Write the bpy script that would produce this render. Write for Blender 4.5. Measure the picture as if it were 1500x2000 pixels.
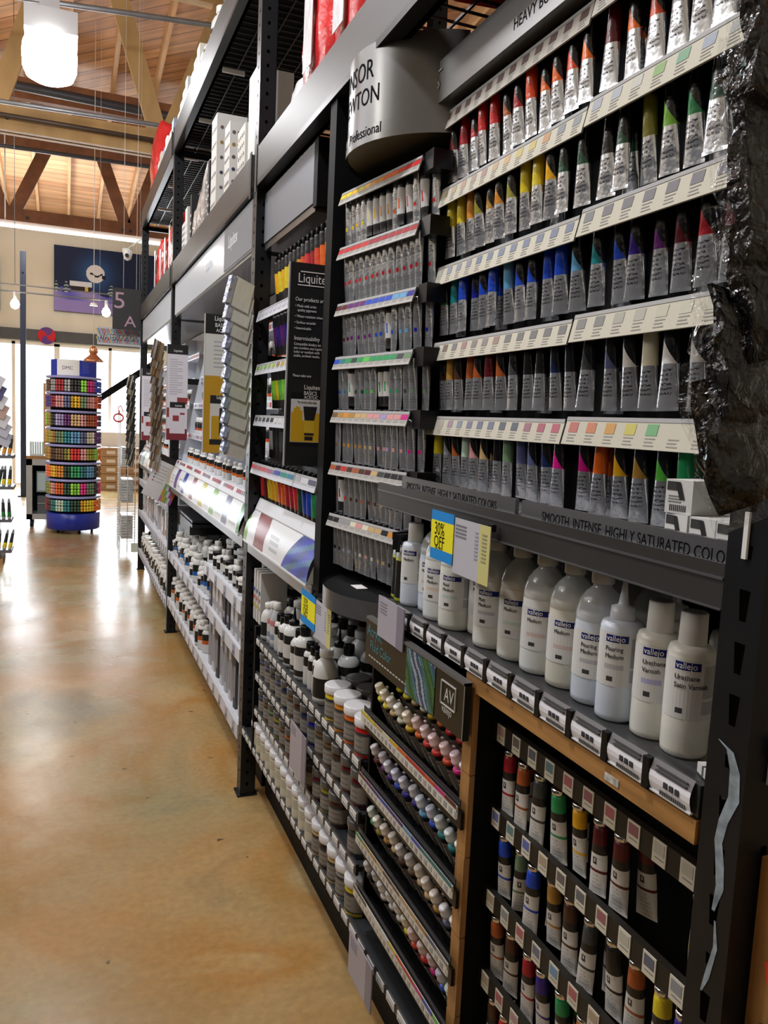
import bpy, math, random
from mathutils import Matrix, Vector
rnd = random.Random(7)
for o in list(bpy.data.objects): bpy.data.objects.remove(o)
S = bpy.context.scene
COL = S.collection
PI = math.pi

# ------------------------------------------------------------------ camera
yaw, pitch, roll = (math.radians(a) for a in (21.924, -6.359, 2.718))
cy, sy, cp, sp = math.cos(yaw), math.sin(yaw), math.cos(pitch), math.sin(pitch)
F = Vector((sy*cp, cy*cp, sp)); Rt = Vector((cy, -sy, 0)); Up = Rt.cross(F)
R2 = Rt*math.cos(roll) + Up*math.sin(roll); U2 = Up*math.cos(roll) - Rt*math.sin(roll)
cam = bpy.data.cameras.new('camera'); camo = bpy.data.objects.new('camera', cam); COL.objects.link(camo)
m = Matrix((R2, U2, -F)).transposed().to_4x4(); m.translation = Vector((0, 0, 1.55))
camo.matrix_world = m
cam.sensor_fit = 'VERTICAL'; cam.sensor_height = 36; cam.sensor_width = 27
cam.lens = 1560/2000*36; cam.clip_start = 0.02; cam.clip_end = 200
S.camera = camo

# ------------------------------------------------------------------ light and exposure
S.view_settings.view_transform = 'Standard'; S.view_settings.look = 'None'
S.view_settings.gamma = 1; S.view_settings.exposure = 0.22
W = bpy.data.worlds.new('sky'); S.world = W; W.use_nodes = True
bg = W.node_tree.nodes['Background']; bg.inputs[0].default_value = (0.86, 0.93, 1, 1); bg.inputs[1].default_value = 5
def area(name, loc, size, power, color=(1, 1, 1), rot=(0, 0, 0), spread=PI):
    l = bpy.data.lights.new(name, 'AREA'); l.shape = 'RECTANGLE'; l.size, l.size_y = size
    l.energy = power; l.color = color; l.spread = spread
    o = bpy.data.objects.new(name, l); o.location = loc; o.rotation_euler = rot; COL.objects.link(o); return o
def globe(loc, power, color=(1, .97, .92), r=.2):  # point light only, no fixture is built
    l = bpy.data.lights.new('key_and_fill_light', 'POINT'); l.energy = power; l.color = color; l.shadow_soft_size = r
    o = bpy.data.objects.new('key_and_fill_light', l); o.location = loc; COL.objects.link(o)
globe((-.50, 1.7, 4.1), 170, (.95, .97, 1), r=.10); globe((-2.8, 9.0, 4.2), 110); globe((-4.2, 3.5, 4.2), 90); globe((-.4, 13.9, 4.3), 62); globe((3.4, 9.0, 4.6), 40)  # first follows the shelf shadows; the rest are added fill for ceiling and wall
area('overhead_fill_light', (-1.1, 4.6, 4.3), (0.5, 1.6), 30, (.95, .97, 1), (0, math.radians(-14), 0))  # unseen fill from the upper left, no fixture behind it
area('overhead_fill_light', (-3.6, 5.0, 4.4), (1.5, 6.0), 110, (.92, .96, 1), (0, math.radians(-20), 0))  # added left fill, also gives streaks on the foil tubes
area('window_light', (0.0, 16.6, 1.6), (4.2, 2.2), 260, (.86, .93, 1), (math.radians(-90), 0, 0))

# ------------------------------------------------------------------ materials
MATS = {}
def mat(name, col=(.5, .5, .5), rough=.5, metal=0., attr=False, objc=False, noise=None, emit=None, alpha=1., coat=0., bump=None, trans=0., spec=.5):
    """noise=(scale, amount, (sx,sy,sz)) mottles the colour; bump=(scale, strength)."""
    if name in MATS: return MATS[name]
    M = bpy.data.materials.new(name); M.use_nodes = True; nt = M.node_tree; N = nt.nodes; L = nt.links
    b = N['Principled BSDF']; b.inputs['Roughness'].default_value = rough; b.inputs['Metallic'].default_value = metal
    b.inputs['Specular IOR Level'].default_value = spec
    rgb = N.new('ShaderNodeRGB'); rgb.outputs[0].default_value = (*col, 1); out = rgb.outputs[0]
    if attr:
        a = N.new('ShaderNodeVertexColor'); a.layer_name = 'Col'; out = a.outputs[0]
    if objc:
        a = N.new('ShaderNodeObjectInfo'); out = a.outputs['Color']
    tc = N.new('ShaderNodeTexCoord')
    if noise:
        mp = N.new('ShaderNodeMapping'); mp.inputs['Scale'].default_value = noise[2] if len(noise) > 2 else (1, 1, 1)
        L.new(tc.outputs['Object'], mp.inputs[0])
        n = N.new('ShaderNodeTexNoise'); n.inputs['Scale'].default_value = noise[0]; n.inputs['Detail'].default_value = 5
        L.new(mp.outputs[0], n.inputs['Vector'])
        r = N.new('ShaderNodeMapRange'); r.inputs[1].default_value = .3; r.inputs[2].default_value = .7
        r.inputs[3].default_value = 1-noise[1]; r.inputs[4].default_value = 1+noise[1]*.4
        L.new(n.outputs[0], r.inputs[0])
        v = N.new('ShaderNodeVectorMath'); v.operation = 'SCALE'; L.new(out, v.inputs[0]); L.new(r.outputs[0], v.inputs['Scale']); out = v.outputs[0]
    L.new(out, b.inputs['Base Color'])
    if bump:
        n = N.new('ShaderNodeTexNoise'); n.inputs['Scale'].default_value = bump[0]; n.inputs['Detail'].default_value = 3
        L.new(tc.outputs['Object'], n.inputs['Vector'])
        bm = N.new('ShaderNodeBump'); bm.inputs['Strength'].default_value = bump[1]; bm.inputs['Distance'].default_value = .01
        L.new(n.outputs[0], bm.inputs['Height']); L.new(bm.outputs[0], b.inputs['Normal'])
    if emit: b.inputs['Emission Color'].default_value = (*emit[0], 1); b.inputs['Emission Strength'].default_value = emit[1]
    if coat: b.inputs['Coat Weight'].default_value = coat; b.inputs['Coat Roughness'].default_value = .08
    if trans: b.inputs['Transmission Weight'].default_value = trans
    b.inputs['Alpha'].default_value = alpha
    MATS[name] = M; return M
PAINT = mat('printed_matte', attr=True, rough=.55, spec=.2)
GLOSS = mat('printed_gloss', attr=True, rough=.25, spec=.3)
BLACK = mat('black_steel', (.011, .012, .014), .36, .0, noise=(9, .3), spec=.3)
BEAM = mat('black_beam_steel', (.038, .036, .035), .42, .1, noise=(6, .3, (1, .3, 1)))
DARK = mat('black_board', (.004, .0045, .0055), .6, noise=(12, .3), spec=.12)
BPLAST = mat('black_plastic', (.006, .006, .007), .35, noise=(30, .3), spec=.3)
WHITE = mat('white_steel', (.72, .75, .82), .4, noise=(5, .08))
WPLAST = mat('white_plastic', (.82, .82, .8), .38, noise=(8, .06))
CHROME = mat('bright_foil', (.8, .8, .8), .18, 1, bump=(60, .3))
GREY = mat('grey_steel', (.30, .31, .33), .28, .8, noise=(14, .25, (1, .2, 1)))
SILVERPRINT = mat('silver_header_card', (.15, .145, .14), .28, .55, noise=(4, .15))
YWOOD = mat('yellow_painted_timber', (.50, .31, .12), .6, noise=(5, .25, (1, 1, .4)))
BWOOD = mat('brown_timber', (.22, .085, .035), .65, noise=(6, .3))
JWOOD = mat('pale_rafter_wood', (.62, .36, .17), .6, noise=(5, .3, (3, .3, 3)))
OAK = mat('oak_wood', (.42, .21, .065), .45, noise=(9, .35, (8, 8, .8)), coat=.2)
OAKH = mat('oak_wood_horizontal', (.42, .21, .065), .45, noise=(9, .35, (8, .8, 8)), coat=.2)
CARD = mat('brown_cardboard', (.42, .26, .13), .8, noise=(3, .2))
PIPE = mat('grey_conduit', (.32, .34, .37), .4, .6, noise=(8, .2))
WALLM = mat('cream_wall_paint', (.78, .77, .68), .8, noise=(1.5, .05))
RED = mat('red_bag_plastic', (.62, .03, .03), .22, bump=(14, .8), noise=(8, .35))
def film(name, base, rough, scale, strength, tint=(1, 1, 1)):
    M = bpy.data.materials.new(name); M.use_nodes = True; nt = M.node_tree; N = nt.nodes; L = nt.links; N.remove(N['Principled BSDF'])
    t = N.new('ShaderNodeBsdfTransparent'); g = N.new('ShaderNodeBsdfGlossy'); g.inputs['Roughness'].default_value = rough; g.inputs['Color'].default_value = (*tint, 1)
    fr = N.new('ShaderNodeLayerWeight'); fr.inputs[0].default_value = .5; pw = N.new('ShaderNodeMath'); pw.operation = 'POWER'; pw.inputs[1].default_value = 4; L.new(fr.outputs['Facing'], pw.inputs[0]); a = N.new('ShaderNodeMath'); a.operation = 'MULTIPLY_ADD'; a.inputs[1].default_value = .32; a.inputs[2].default_value = base; a.use_clamp = True
    n = N.new('ShaderNodeTexNoise'); n.inputs['Scale'].default_value = scale; n.inputs['Detail'].default_value = 3; n.inputs['Distortion'].default_value = 1.2; tc = N.new('ShaderNodeTexCoord'); L.new(tc.outputs['Object'], n.inputs['Vector'])
    b = N.new('ShaderNodeBump'); b.inputs['Strength'].default_value = strength; b.inputs['Distance'].default_value = .012; L.new(n.outputs[0], b.inputs['Height'])
    L.new(b.outputs[0], g.inputs['Normal']); L.new(b.outputs[0], fr.inputs['Normal']); L.new(pw.outputs[0], a.inputs[0])
    m_ = N.new('ShaderNodeMixShader'); L.new(a.outputs[0], m_.inputs[0]); L.new(t.outputs[0], m_.inputs[1]); L.new(g.outputs[0], m_.inputs[2]); L.new(m_.outputs[0], N['Material Output'].inputs[0])
    MATS[name] = M; return M
CLEARP = film('clear_plastic', .03, .08, 25, .1)
FILM = film('clear_crinkled_film', .022, .12, 45, 1.3, (.95, .97, 1))
CLEARB = mat('clear_bottle_plastic', (.78, .8, .78), .12, alpha=.38, spec=.8)

def tube_mat(name, kind):
    """painted aluminium tube: bare foil below, printed band above (object colour), small dark print on the foil."""
    M = bpy.data.materials.new(name); M.use_nodes = True; nt = M.node_tree; N = nt.nodes; L = nt.links
    b = N['Principled BSDF']; tc = N.new('ShaderNodeTexCoord'); sx = N.new('ShaderNodeSeparateXYZ'); L.new(tc.outputs['Object'], sx.inputs[0])
    def math_(op, a, c=None):
        n = N.new('ShaderNodeMath'); n.operation = op
        for i, v in enumerate((a, c)):
            if v is None: continue
            if isinstance(v, (int, float)): n.inputs[i].default_value = v
            else: L.new(v, n.inputs[i])
        return n.outputs[0]
    def mix(f, a, c):
        n = N.new('ShaderNodeMix'); n.data_type = 'RGBA'
        L.new(f, n.inputs[0])
        for i, v in ((6, a), (7, c)):
            if isinstance(v, tuple): n.inputs[i].default_value = (*v, 1)
            else: L.new(v, n.inputs[i])
        return n.outputs[2]
    Y, Z = sx.outputs[1], sx.outputs[2]
    oi = N.new('ShaderNodeObjectInfo')
    nz = N.new('ShaderNodeTexNoise'); nz.inputs['Scale'].default_value = 1; nz.inputs['Detail'].default_value = 2
    mp = N.new('ShaderNodeMapping'); mp.inputs['Scale'].default_value = (1, 260, 420); L.new(tc.outputs['Object'], mp.inputs[0]); L.new(mp.outputs[0], nz.inputs['Vector'])
    lines = math_('GREATER_THAN', math_('SINE', math_('MULTIPLY', Z, 950)), .1)
    txt = math_('MULTIPLY', lines, math_('GREATER_THAN', nz.outputs[0], .48))
    foil = (.62, .64, .68)
    if kind == 'banner':       # black band with coloured triangle, then foil with print
        band = math_('GREATER_THAN', Z, -.062)
        tri = math_('GREATER_THAN', math_('ADD', Y, .012), math_('MULTIPLY', math_('ADD', Z, .058), .62))
        full = math_('GREATER_THAN', math_('FRACT', math_('MULTIPLY', oi.outputs['Random'], 7.3)), .68)
        tri = math_('MAXIMUM', tri, full)
        inprint = math_('MULTIPLY', math_('LESS_THAN', Z, -.066), math_('GREATER_THAN', Z, -.108))
        inprint = math_('MULTIPLY', inprint, math_('LESS_THAN', math_('ABSOLUTE', math_('ADD', Y, -.002)), .011))
        col = mix(math_('MULTIPLY', txt, inprint), foil, (.10, .09, .10))
        bandc = mix(tri, (.012, .012, .014), oi.outputs['Color'])
        col = mix(band, col, bandc)
        metal = math_('MULTIPLY', math_('SUBTRACT', 1, band), .80)
    elif kind == 'dot':        # plain foil with small coloured square
        inprint = math_('MULTIPLY', math_('LESS_THAN', Z, -.03), math_('LESS_THAN', math_('ABSOLUTE', Y), .009))
        col = mix(math_('MULTIPLY', txt, math_('MULTIPLY', inprint, .35)), foil, (.12, .12, .12))
        sq = math_('MULTIPLY', math_('LESS_THAN', math_('ABSOLUTE', math_('ADD', Z, .078)), .0045), math_('LESS_THAN', math_('ABSOLUTE', Y), .0055))
        col = mix(sq, col, oi.outputs['Color']); metal = math_('MULTIPLY', math_('SUBTRACT', 1, sq), .78)
    elif kind == 'whitelabel':
        lab = math_('MULTIPLY', math_('LESS_THAN', Z, -.03), math_('GREATER_THAN', Z, -.09))
        col = mix(lab, (.012, .012, .014), (.6, .6, .6))
        sq = math_('MULTIPLY', math_('LESS_THAN', math_('ABSOLUTE', math_('ADD', Z, .066)), .012), math_('LESS_THAN', math_('ABSOLUTE', Y), .003))
        col = mix(sq, col, oi.outputs['Color']); metal = math_('MULTIPLY', lab, 0.)
    elif kind == 'student':    # black shoulder, coloured body, black foot
        bodyc = math_('MULTIPLY', math_('LESS_THAN', Z, -.045), math_('GREATER_THAN', Z, -.118))
        col = mix(bodyc, (.012, .012, .014), oi.outputs['Color']); metal = math_('MULTIPLY', bodyc, 0.)
    else:                      # casein: coloured band, black band, white paper, thin coloured stripe
        b1 = math_('GREATER_THAN', Z, -.030); b2 = math_('GREATER_THAN', Z, -.044)
        st = math_('LESS_THAN', math_('ABSOLUTE', math_('ADD', Z, .070)), .0022)
        inprint = math_('MULTIPLY', math_('LESS_THAN', Z, -.074), math_('LESS_THAN', math_('ABSOLUTE', Y), .008))
        col = mix(math_('MULTIPLY', txt, math_('MULTIPLY', inprint, .45)), (.66, .65, .62), (.15, .15, .15))
        em = math_('MULTIPLY', math_('LESS_THAN', math_('ABSOLUTE', math_('ADD', Z, .055)), .0055), math_('LESS_THAN', math_('ABSOLUTE', math_('SUBTRACT', Y, .002)), .0035))
        ring = math_('LESS_THAN', math_('ABSOLUTE', math_('ADD', Z, .054)), .0028)
        ring = math_('MULTIPLY', ring, math_('LESS_THAN', math_('ABSOLUTE', math_('SUBTRACT', Y, .002)), .0013))
        col = mix(em, col, (.02, .02, .02)); col = mix(ring, col, (.6, .6, .6))
        col = mix(st, col, oi.outputs['Color']); col = mix(b2, col, (.015, .015, .015)); col = mix(b1, col, oi.outputs['Color'])
        metal = math_('MULTIPLY', b1, 0.)
    L.new(col, b.inputs['Base Color']); L.new(metal, b.inputs['Metallic'])
    b.inputs['Roughness'].default_value = .20 if kind in ('banner', 'dot') else .38
    bn = N.new('ShaderNodeTexNoise'); bn.inputs['Scale'].default_value = 45; L.new(tc.outputs['Object'], bn.inputs['Vector'])
    bm = N.new('ShaderNodeBump'); bm.inputs['Strength'].default_value = .45; bm.inputs['Distance'].default_value = .004
    L.new(bn.outputs[0], bm.inputs['Height']); L.new(bm.outputs[0], b.inputs['Normal'])
    MATS[name] = M; return M
T_BANNER = tube_mat('foil_tube_with_colour_flag', 'banner'); T_DOT = tube_mat('foil_tube_with_small_square', 'dot')
T_WL = tube_mat('black_tube_white_label', 'whitelabel'); T_STU = tube_mat('black_and_colour_tube', 'student'); T_CAS = tube_mat('paper_label_tube', 'casein')
OBJG = mat('coloured_gloss', objc=True, rough=.3)
OBJM = mat('coloured_matte', objc=True, rough=.6, noise=(6, .25))
# translucent cap / paint fill with object colour
def fill_mat():
    M = mat('milky_fluid', (.74, .73, .66), .3, objc=True); return M
FILL = fill_mat()

# ------------------------------------------------------------------ mesh builder
class MB:
    def __init__(s): s.v = []; s.f = []; s.m = []; s.c = []; s.s = []
    def face(s, idx, mi=0, col=(1, 1, 1), sm=False): s.f.append(idx); s.m.append(mi); s.c.append(col); s.s.append(sm)
    def quad(s, pts, mi=0, col=(1, 1, 1)):
        b = len(s.v); s.v += [tuple(p) for p in pts]; s.face(tuple(range(b, b+len(pts))), mi, col); return s
    def box(s, a, b, mi=0, col=(1, 1, 1), M=None):
        (x0, y0, z0), (x1, y1, z1) = a, b
        P = [(x0, y0, z0), (x1, y0, z0), (x1, y1, z0), (x0, y1, z0), (x0, y0, z1), (x1, y0, z1), (x1, y1, z1), (x0, y1, z1)]
        if M is not None: P = [tuple(M @ Vector(p)) for p in P]
        k = len(s.v); s.v += P
        for q in ((0, 3, 2, 1), (4, 5, 6, 7), (0, 1, 5, 4), (1, 2, 6, 5), (2, 3, 7, 6), (3, 0, 4, 7)): s.face(tuple(k+i for i in q), mi, col)
        return s
    def bar(s, p, q, w, h, mi=0, col=(1, 1, 1), up=(0, 0, 1)):
        p, q = Vector(p), Vector(q); d = (q-p); L = d.length; d.normalize()
        u = Vector(up); r = d.cross(u)
        if r.length < 1e-4: u = Vector((1, 0, 0)); r = d.cross(u)
        r.normalize(); u = r.cross(d)
        M = Matrix((r, d, u)).transposed().to_4x4(); M.translation = p
        return s.box((-w/2, 0, -h/2), (w/2, L, h/2), mi, col, M)
    def lathe(s, prof, n=16, mi=0, col=(1, 1, 1), M=None, sy=1., sm=True):
        """prof: list of (r, z[, col]); closes ends if r>0"""
        k = len(s.v)
        for p in prof:
            for i in range(n):
                a = 2*PI*i/n; P = Vector((p[0]*math.cos(a), p[0]*math.sin(a)*sy, p[1]))
                s.v.append(tuple(M @ P) if M is not None else tuple(P))
        for j in range(len(prof)-1):
            c = prof[j][2] if len(prof[j]) > 2 else col
            for i in range(n):
                i2 = (i+1) % n; s.face((k+j*n+i, k+j*n+i2, k+(j+1)*n+i2, k+(j+1)*n+i), mi, c, sm)
        e = prof[-1][2] if len(prof[-1]) > 2 else col
        s.face(tuple(k+i for i in range(n))[::-1], mi, prof[0][2] if len(prof[0]) > 2 else col)
        s.face(tuple(k+(len(prof)-1)*n+i for i in range(n)), mi, e)
        return s
    def rod(s, p, q, r, n=8, mi=0, col=(1, 1, 1)):
        p, q = Vector(p), Vector(q); d = q-p; L = d.length; M = d.to_track_quat('Z', 'Y').to_matrix().to_4x4(); M.translation = p
        return s.lathe([(r, 0), (r, L)], n, mi, col, M)
    def path(s, pts, r, n=6, mi=0, col=(1, 1, 1)):
        for a, b in zip(pts, pts[1:]): s.rod(a, b, r, n, mi, col)
        return s
    def mesh(s, name, mats):
        me = bpy.data.meshes.new(name); me.from_pydata(s.v, [], s.f); me.update()
        for mm in (mats if isinstance(mats, (list, tuple)) else [mats]): me.materials.append(mm)
        me.polygons.foreach_set('material_index', s.m); me.polygons.foreach_set('use_smooth', s.s)
        a = me.color_attributes.new('Col', 'FLOAT_COLOR', 'CORNER')
        buf = []
        for p, c in zip(me.polygons, s.c): buf += [c[0], c[1], c[2], 1.]*p.loop_total
        a.data.foreach_set('color', buf)
        return me
def put(name, me, parent=None, loc=(0, 0, 0), rot=(0, 0, 0), color=None):
    o = bpy.data.objects.new(name, me); COL.objects.link(o); o.parent = parent; o.location = loc; o.rotation_euler = rot
    if color is not None: o.color = (*color, 1)
    return o
def build(name, mb, mats, parent=None, **k): return put(name, mb.mesh(name, mats), parent, **k)
def tag(o, label, cat, group=None, kind=None):
    o['label'] = label; o['category'] = cat
    if group: o['group'] = group
    if kind: o['kind'] = kind
    return o
def struct(name, mb, mats):
    o = build(name, mb, mats); o['kind'] = 'structure'; return o
def empty(name, loc=(0, 0, 0), rot=(0, 0, 0)):
    o = bpy.data.objects.new(name, None); COL.objects.link(o); o.location = loc; o.rotation_euler = rot; o.empty_display_size = .05; return o
TXT = {}
def text(s, size, M, parent, mt, name='lettering', bend=None, xs=1., align='LEFT', ext=.00012, shear=0, slots=1.):
    key = (s, size, xs, align, ext, bend, shear, slots)
    if key not in TXT:
        c = bpy.data.curves.new('t', 'FONT'); c.body = s; c.size = size; c.extrude = ext; c.align_x = align; c.shear = shear; c.resolution_u = 3; c.space_character = slots
        o = bpy.data.objects.new('t', c); COL.objects.link(o); me = bpy.data.meshes.new_from_object(o); bpy.data.objects.remove(o)
        if bend and bend > .1:
            import bmesh
            bm_ = bmesh.new(); bm_.from_mesh(me); x_ = 0.004
            xmax = max(v.co.x for v in bm_.verts)
            while x_ < xmax:
                bmesh.ops.bisect_plane(bm_, geom=bm_.verts[:]+bm_.edges[:]+bm_.faces[:], plane_co=(x_, 0, 0), plane_no=(1, 0, 0)); x_ += .006
            bm_.to_mesh(me); bm_.free()
        for v in me.vertices:
            v.co.x *= xs
            if bend:
                a = v.co.x/bend; r = bend+v.co.z; v.co.x = math.sin(a)*r; v.co.z = math.cos(a)*r-bend
        TXT[key] = me
    me = TXT[key]
    if len(me.materials) == 0: me.materials.append(mt)
    elif me.materials[0] != mt:
        me = me.copy(); me.materials.clear(); me.materials.append(mt)
    o = bpy.data.objects.new(name, me); COL.objects.link(o); o.parent = parent; o.matrix_local = M; return o
def basis(loc, x, y):
    x, y = Vector(x).normalized(), Vector(y).normalized(); z = x.cross(y); M = Matrix((x, y, z)).transposed().to_4x4(); M.translation = Vector(loc); return M
AISLE = ((0, -1, 0), (0, 0, 1)); NEAR = ((1, 0, 0), (0, 0, 1))
INK = mat('black_ink', (.006, .006, .008), .7, spec=.03); WINK = mat('white_ink', (.85, .85, .85), .5)
NTH = ['first', 'second', 'third', 'fourth', 'fifth', 'sixth', 'seventh', 'eighth', 'ninth', 'tenth', 'eleventh', 'twelfth', 'thirteenth', 'fourteenth', 'fifteenth', 'sixteenth', 'seventeenth', 'eighteenth', 'nineteenth', 'twentieth',
       'twenty-first', 'twenty-second', 'twenty-third', 'twenty-fourth', 'twenty-fifth', 'twenty-sixth', 'twenty-seventh', 'twenty-eighth']
PAL = dict(maroon=(.10, .006, .012), crimson=(.35, .01, .02), red=(.55, .02, .02), vermilion=(.65, .06, .015), orange=(.75, .13, .01), amber=(.65, .25, .02), yellow=(.70, .55, .02),
           olive=(.28, .26, .03), ochre=(.42, .22, .04), gold=(.80, .42, .01), lime=(.25, .65, .05), green=(.02, .30, .10), dark_green=(.008, .06, .03), bright_green=(.10, .50, .06), teal=(.01, .20, .22),
           sky=(.12, .35, .60), blue=(.01, .06, .50), ultramarine=(.01, .015, .28), indigo=(.03, .01, .20), purple=(.12, .01, .16), navy=(.01, .02, .08), brown=(.07, .025, .012), sienna=(.38, .09, .02),
           black=(.012, .012, .015), charcoal=(.05, .055, .06), grey=(.3, .31, .32), white=(.75, .75, .73), cream=(.70, .66, .50), pink=(.65, .30, .30), magenta=(.60, .01, .22), tan=(.55, .38, .18), mint=(.45, .60, .48),
           slate=(.09, .11, .22), sage=(.15, .25, .14), lilac=(.35, .3, .55), bronze=(.16, .09, .04))
def cname(c): return c.replace('_', ' ')

# ------------------------------------------------------------------ room
def floor_mat():
    M = bpy.data.materials.new('stained_polished_concrete'); M.use_nodes = True; nt = M.node_tree; N = nt.nodes; L = nt.links; b = N['Principled BSDF']
    tc = N.new('ShaderNodeTexCoord')
    def noise(sc, det=5, scale=(1, 1, 1), dist=0.):
        mp = N.new('ShaderNodeMapping'); mp.inputs['Scale'].default_value = scale; L.new(tc.outputs['Object'], mp.inputs[0])
        n = N.new('ShaderNodeTexNoise'); n.inputs['Scale'].default_value = sc; n.inputs['Detail'].default_value = det; n.inputs['Distortion'].default_value = dist; L.new(mp.outputs[0], n.inputs['Vector']); return n.outputs[0]
    r = N.new('ShaderNodeValToRGB'); L.new(noise(1.3, 7, dist=.8), r.inputs[0]); e = r.color_ramp.elements
    e[0].position = .30; e[0].color = (.30, .23, .12, 1); e[1].position = .72; e[1].color = (.60, .44, .22, 1)
    for p, c in ((.44, (.50, .36, .17, 1)), (.54, (.46, .28, .10, 1)), (.62, (.52, .41, .22, 1))):
        x = r.color_ramp.elements.new(p); x.color = c
    r2 = N.new('ShaderNodeValToRGB'); L.new(noise(.9, 4), r2.inputs[0]); e = r2.color_ramp.elements
    e[0].position = .38; e[0].color = (1.1, .92, .74, 1); e[1].position = .62; e[1].color = (.80, .92, .98, 1)
    mx = N.new('ShaderNodeMix'); mx.data_type = 'RGBA'; mx.blend_type = 'MULTIPLY'; mx.inputs[0].default_value = 1; L.new(r.outputs[0], mx.inputs[6]); L.new(r2.outputs[0], mx.inputs[7])
    # small dark specks and scuffs
    r3 = N.new('ShaderNodeValToRGB'); L.new(noise(14, 3, (1, 1.4, 1)), r3.inputs[0]); e = r3.color_ramp.elements
    e[0].position = .255; e[0].color = (.25, .25, .25, 1); e[1].position = .29; e[1].color = (1, 1, 1, 1)
    m2 = N.new('ShaderNodeMix'); m2.data_type = 'RGBA'; m2.blend_type = 'MULTIPLY'; m2.inputs[0].default_value = 1; L.new(mx.outputs[2], m2.inputs[6]); L.new(r3.outputs[0], m2.inputs[7])
    r4 = N.new('ShaderNodeMapRange'); L.new(noise(40, 4), r4.inputs[0]); r4.inputs[1].default_value = .3; r4.inputs[2].default_value = .7; r4.inputs[3].default_value = .9; r4.inputs[4].default_value = 1.1
    sc = N.new('ShaderNodeVectorMath'); sc.operation = 'SCALE'; L.new(m2.outputs[2], sc.inputs[0]); L.new(r4.outputs[0], sc.inputs['Scale'])
    L.new(sc.outputs[0], b.inputs['Base Color'])
    rr = N.new('ShaderNodeMapRange'); L.new(noise(3, 6), rr.inputs[0]); rr.inputs[3].default_value = .14; rr.inputs[4].default_value = .38; L.new(rr.outputs[0], b.inputs['Roughness'])
    bn = N.new('ShaderNodeBump'); bn.inputs['Strength'].default_value = .06; bn.inputs['Distance'].default_value = .02; L.new(noise(5, 4), bn.inputs['Height']); L.new(bn.outputs[0], b.inputs['Normal'])
    b.inputs['Specular IOR Level'].default_value = .6
    return M
struct('floor', MB().box((-7, -3, -.1), (6, 17, 0)), floor_mat())
struct('ground_outside', MB().box((-7, 17.2, -.15), (6, 40, -.05)), mat('pale_pavement', (.7, .7, .68), .8, noise=(2, .1)))
struct('wall_left', MB().box((-7.2, -3, 0), (-7, 17, 7.2)), WALLM)
struct('wall_right', MB().box((6, -3, 0), (6.2, 17, 7.2)), WALLM)
struct('wall_near', MB().box((-7, -3.2, 0), (6, -3, 7.2)), WALLM)
struct('dark_reflection_panel', MB().box((-1.62, -2.6, 0), (-1.55, 6.6, 2.35)), mat('charcoal_reflection_panel', (.06, .064, .072), .5, noise=(3, .3)))  # invented out-of-view panel: dark reflections for the foil tubes, less floor bounce
wb = MB()
wb.box((-7, 17, 2.77), (6, 17.2, 7.2)); wb.box((-7, 17, 0), (-2.2, 17.2, 2.77)); wb.box((1.75, 17, 0), (6, 17.2, 2.77)); wb.box((-.15, 17, 0), (1.75, 17.2, .75))
struct('wall_back', wb, WALLM)
tr = MB(); tr.box((-7, 16.93, 2.80), (6, 16.995, 3.01)); struct('trim_1', tr, mat('dark_grey_trim', (.07, .075, .08), .5, noise=(4, .2)))
FR = mat('pale_window_frame', (.9, .86, .8), .5, noise=(4, .1))
GL = mat('window_glass', (1, 1, 1), .02, alpha=.08)
def window(n, x0, x1, z0, z1, mull):
    e = MB()
    for a, b in (((x0, z0), (x0+.05, z1)), ((x1-.05, z0), (x1, z1)), ((x0, z0), (x1, z0+.05)), ((x0, z1-.05), (x1, z1))): e.box((a[0], 17.04, a[1]), (b[0], 17.1, b[1]))
    for q in mull: e.box((q, 17.04, z0), (q+.06, 17.1, z1))
    o = build(n, e, FR); o['kind'] = 'structure'
    build('pane', MB().box((x0+.05, 17.06, z0+.05), (x1-.05, 17.07, z1-.05)), GL, o)
window('window_1', -.15, 1.75, .75, 2.77, (.8,))
window('door_1', -2.2, -.15, 0, 2.77, (-.95, -1.6))

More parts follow.
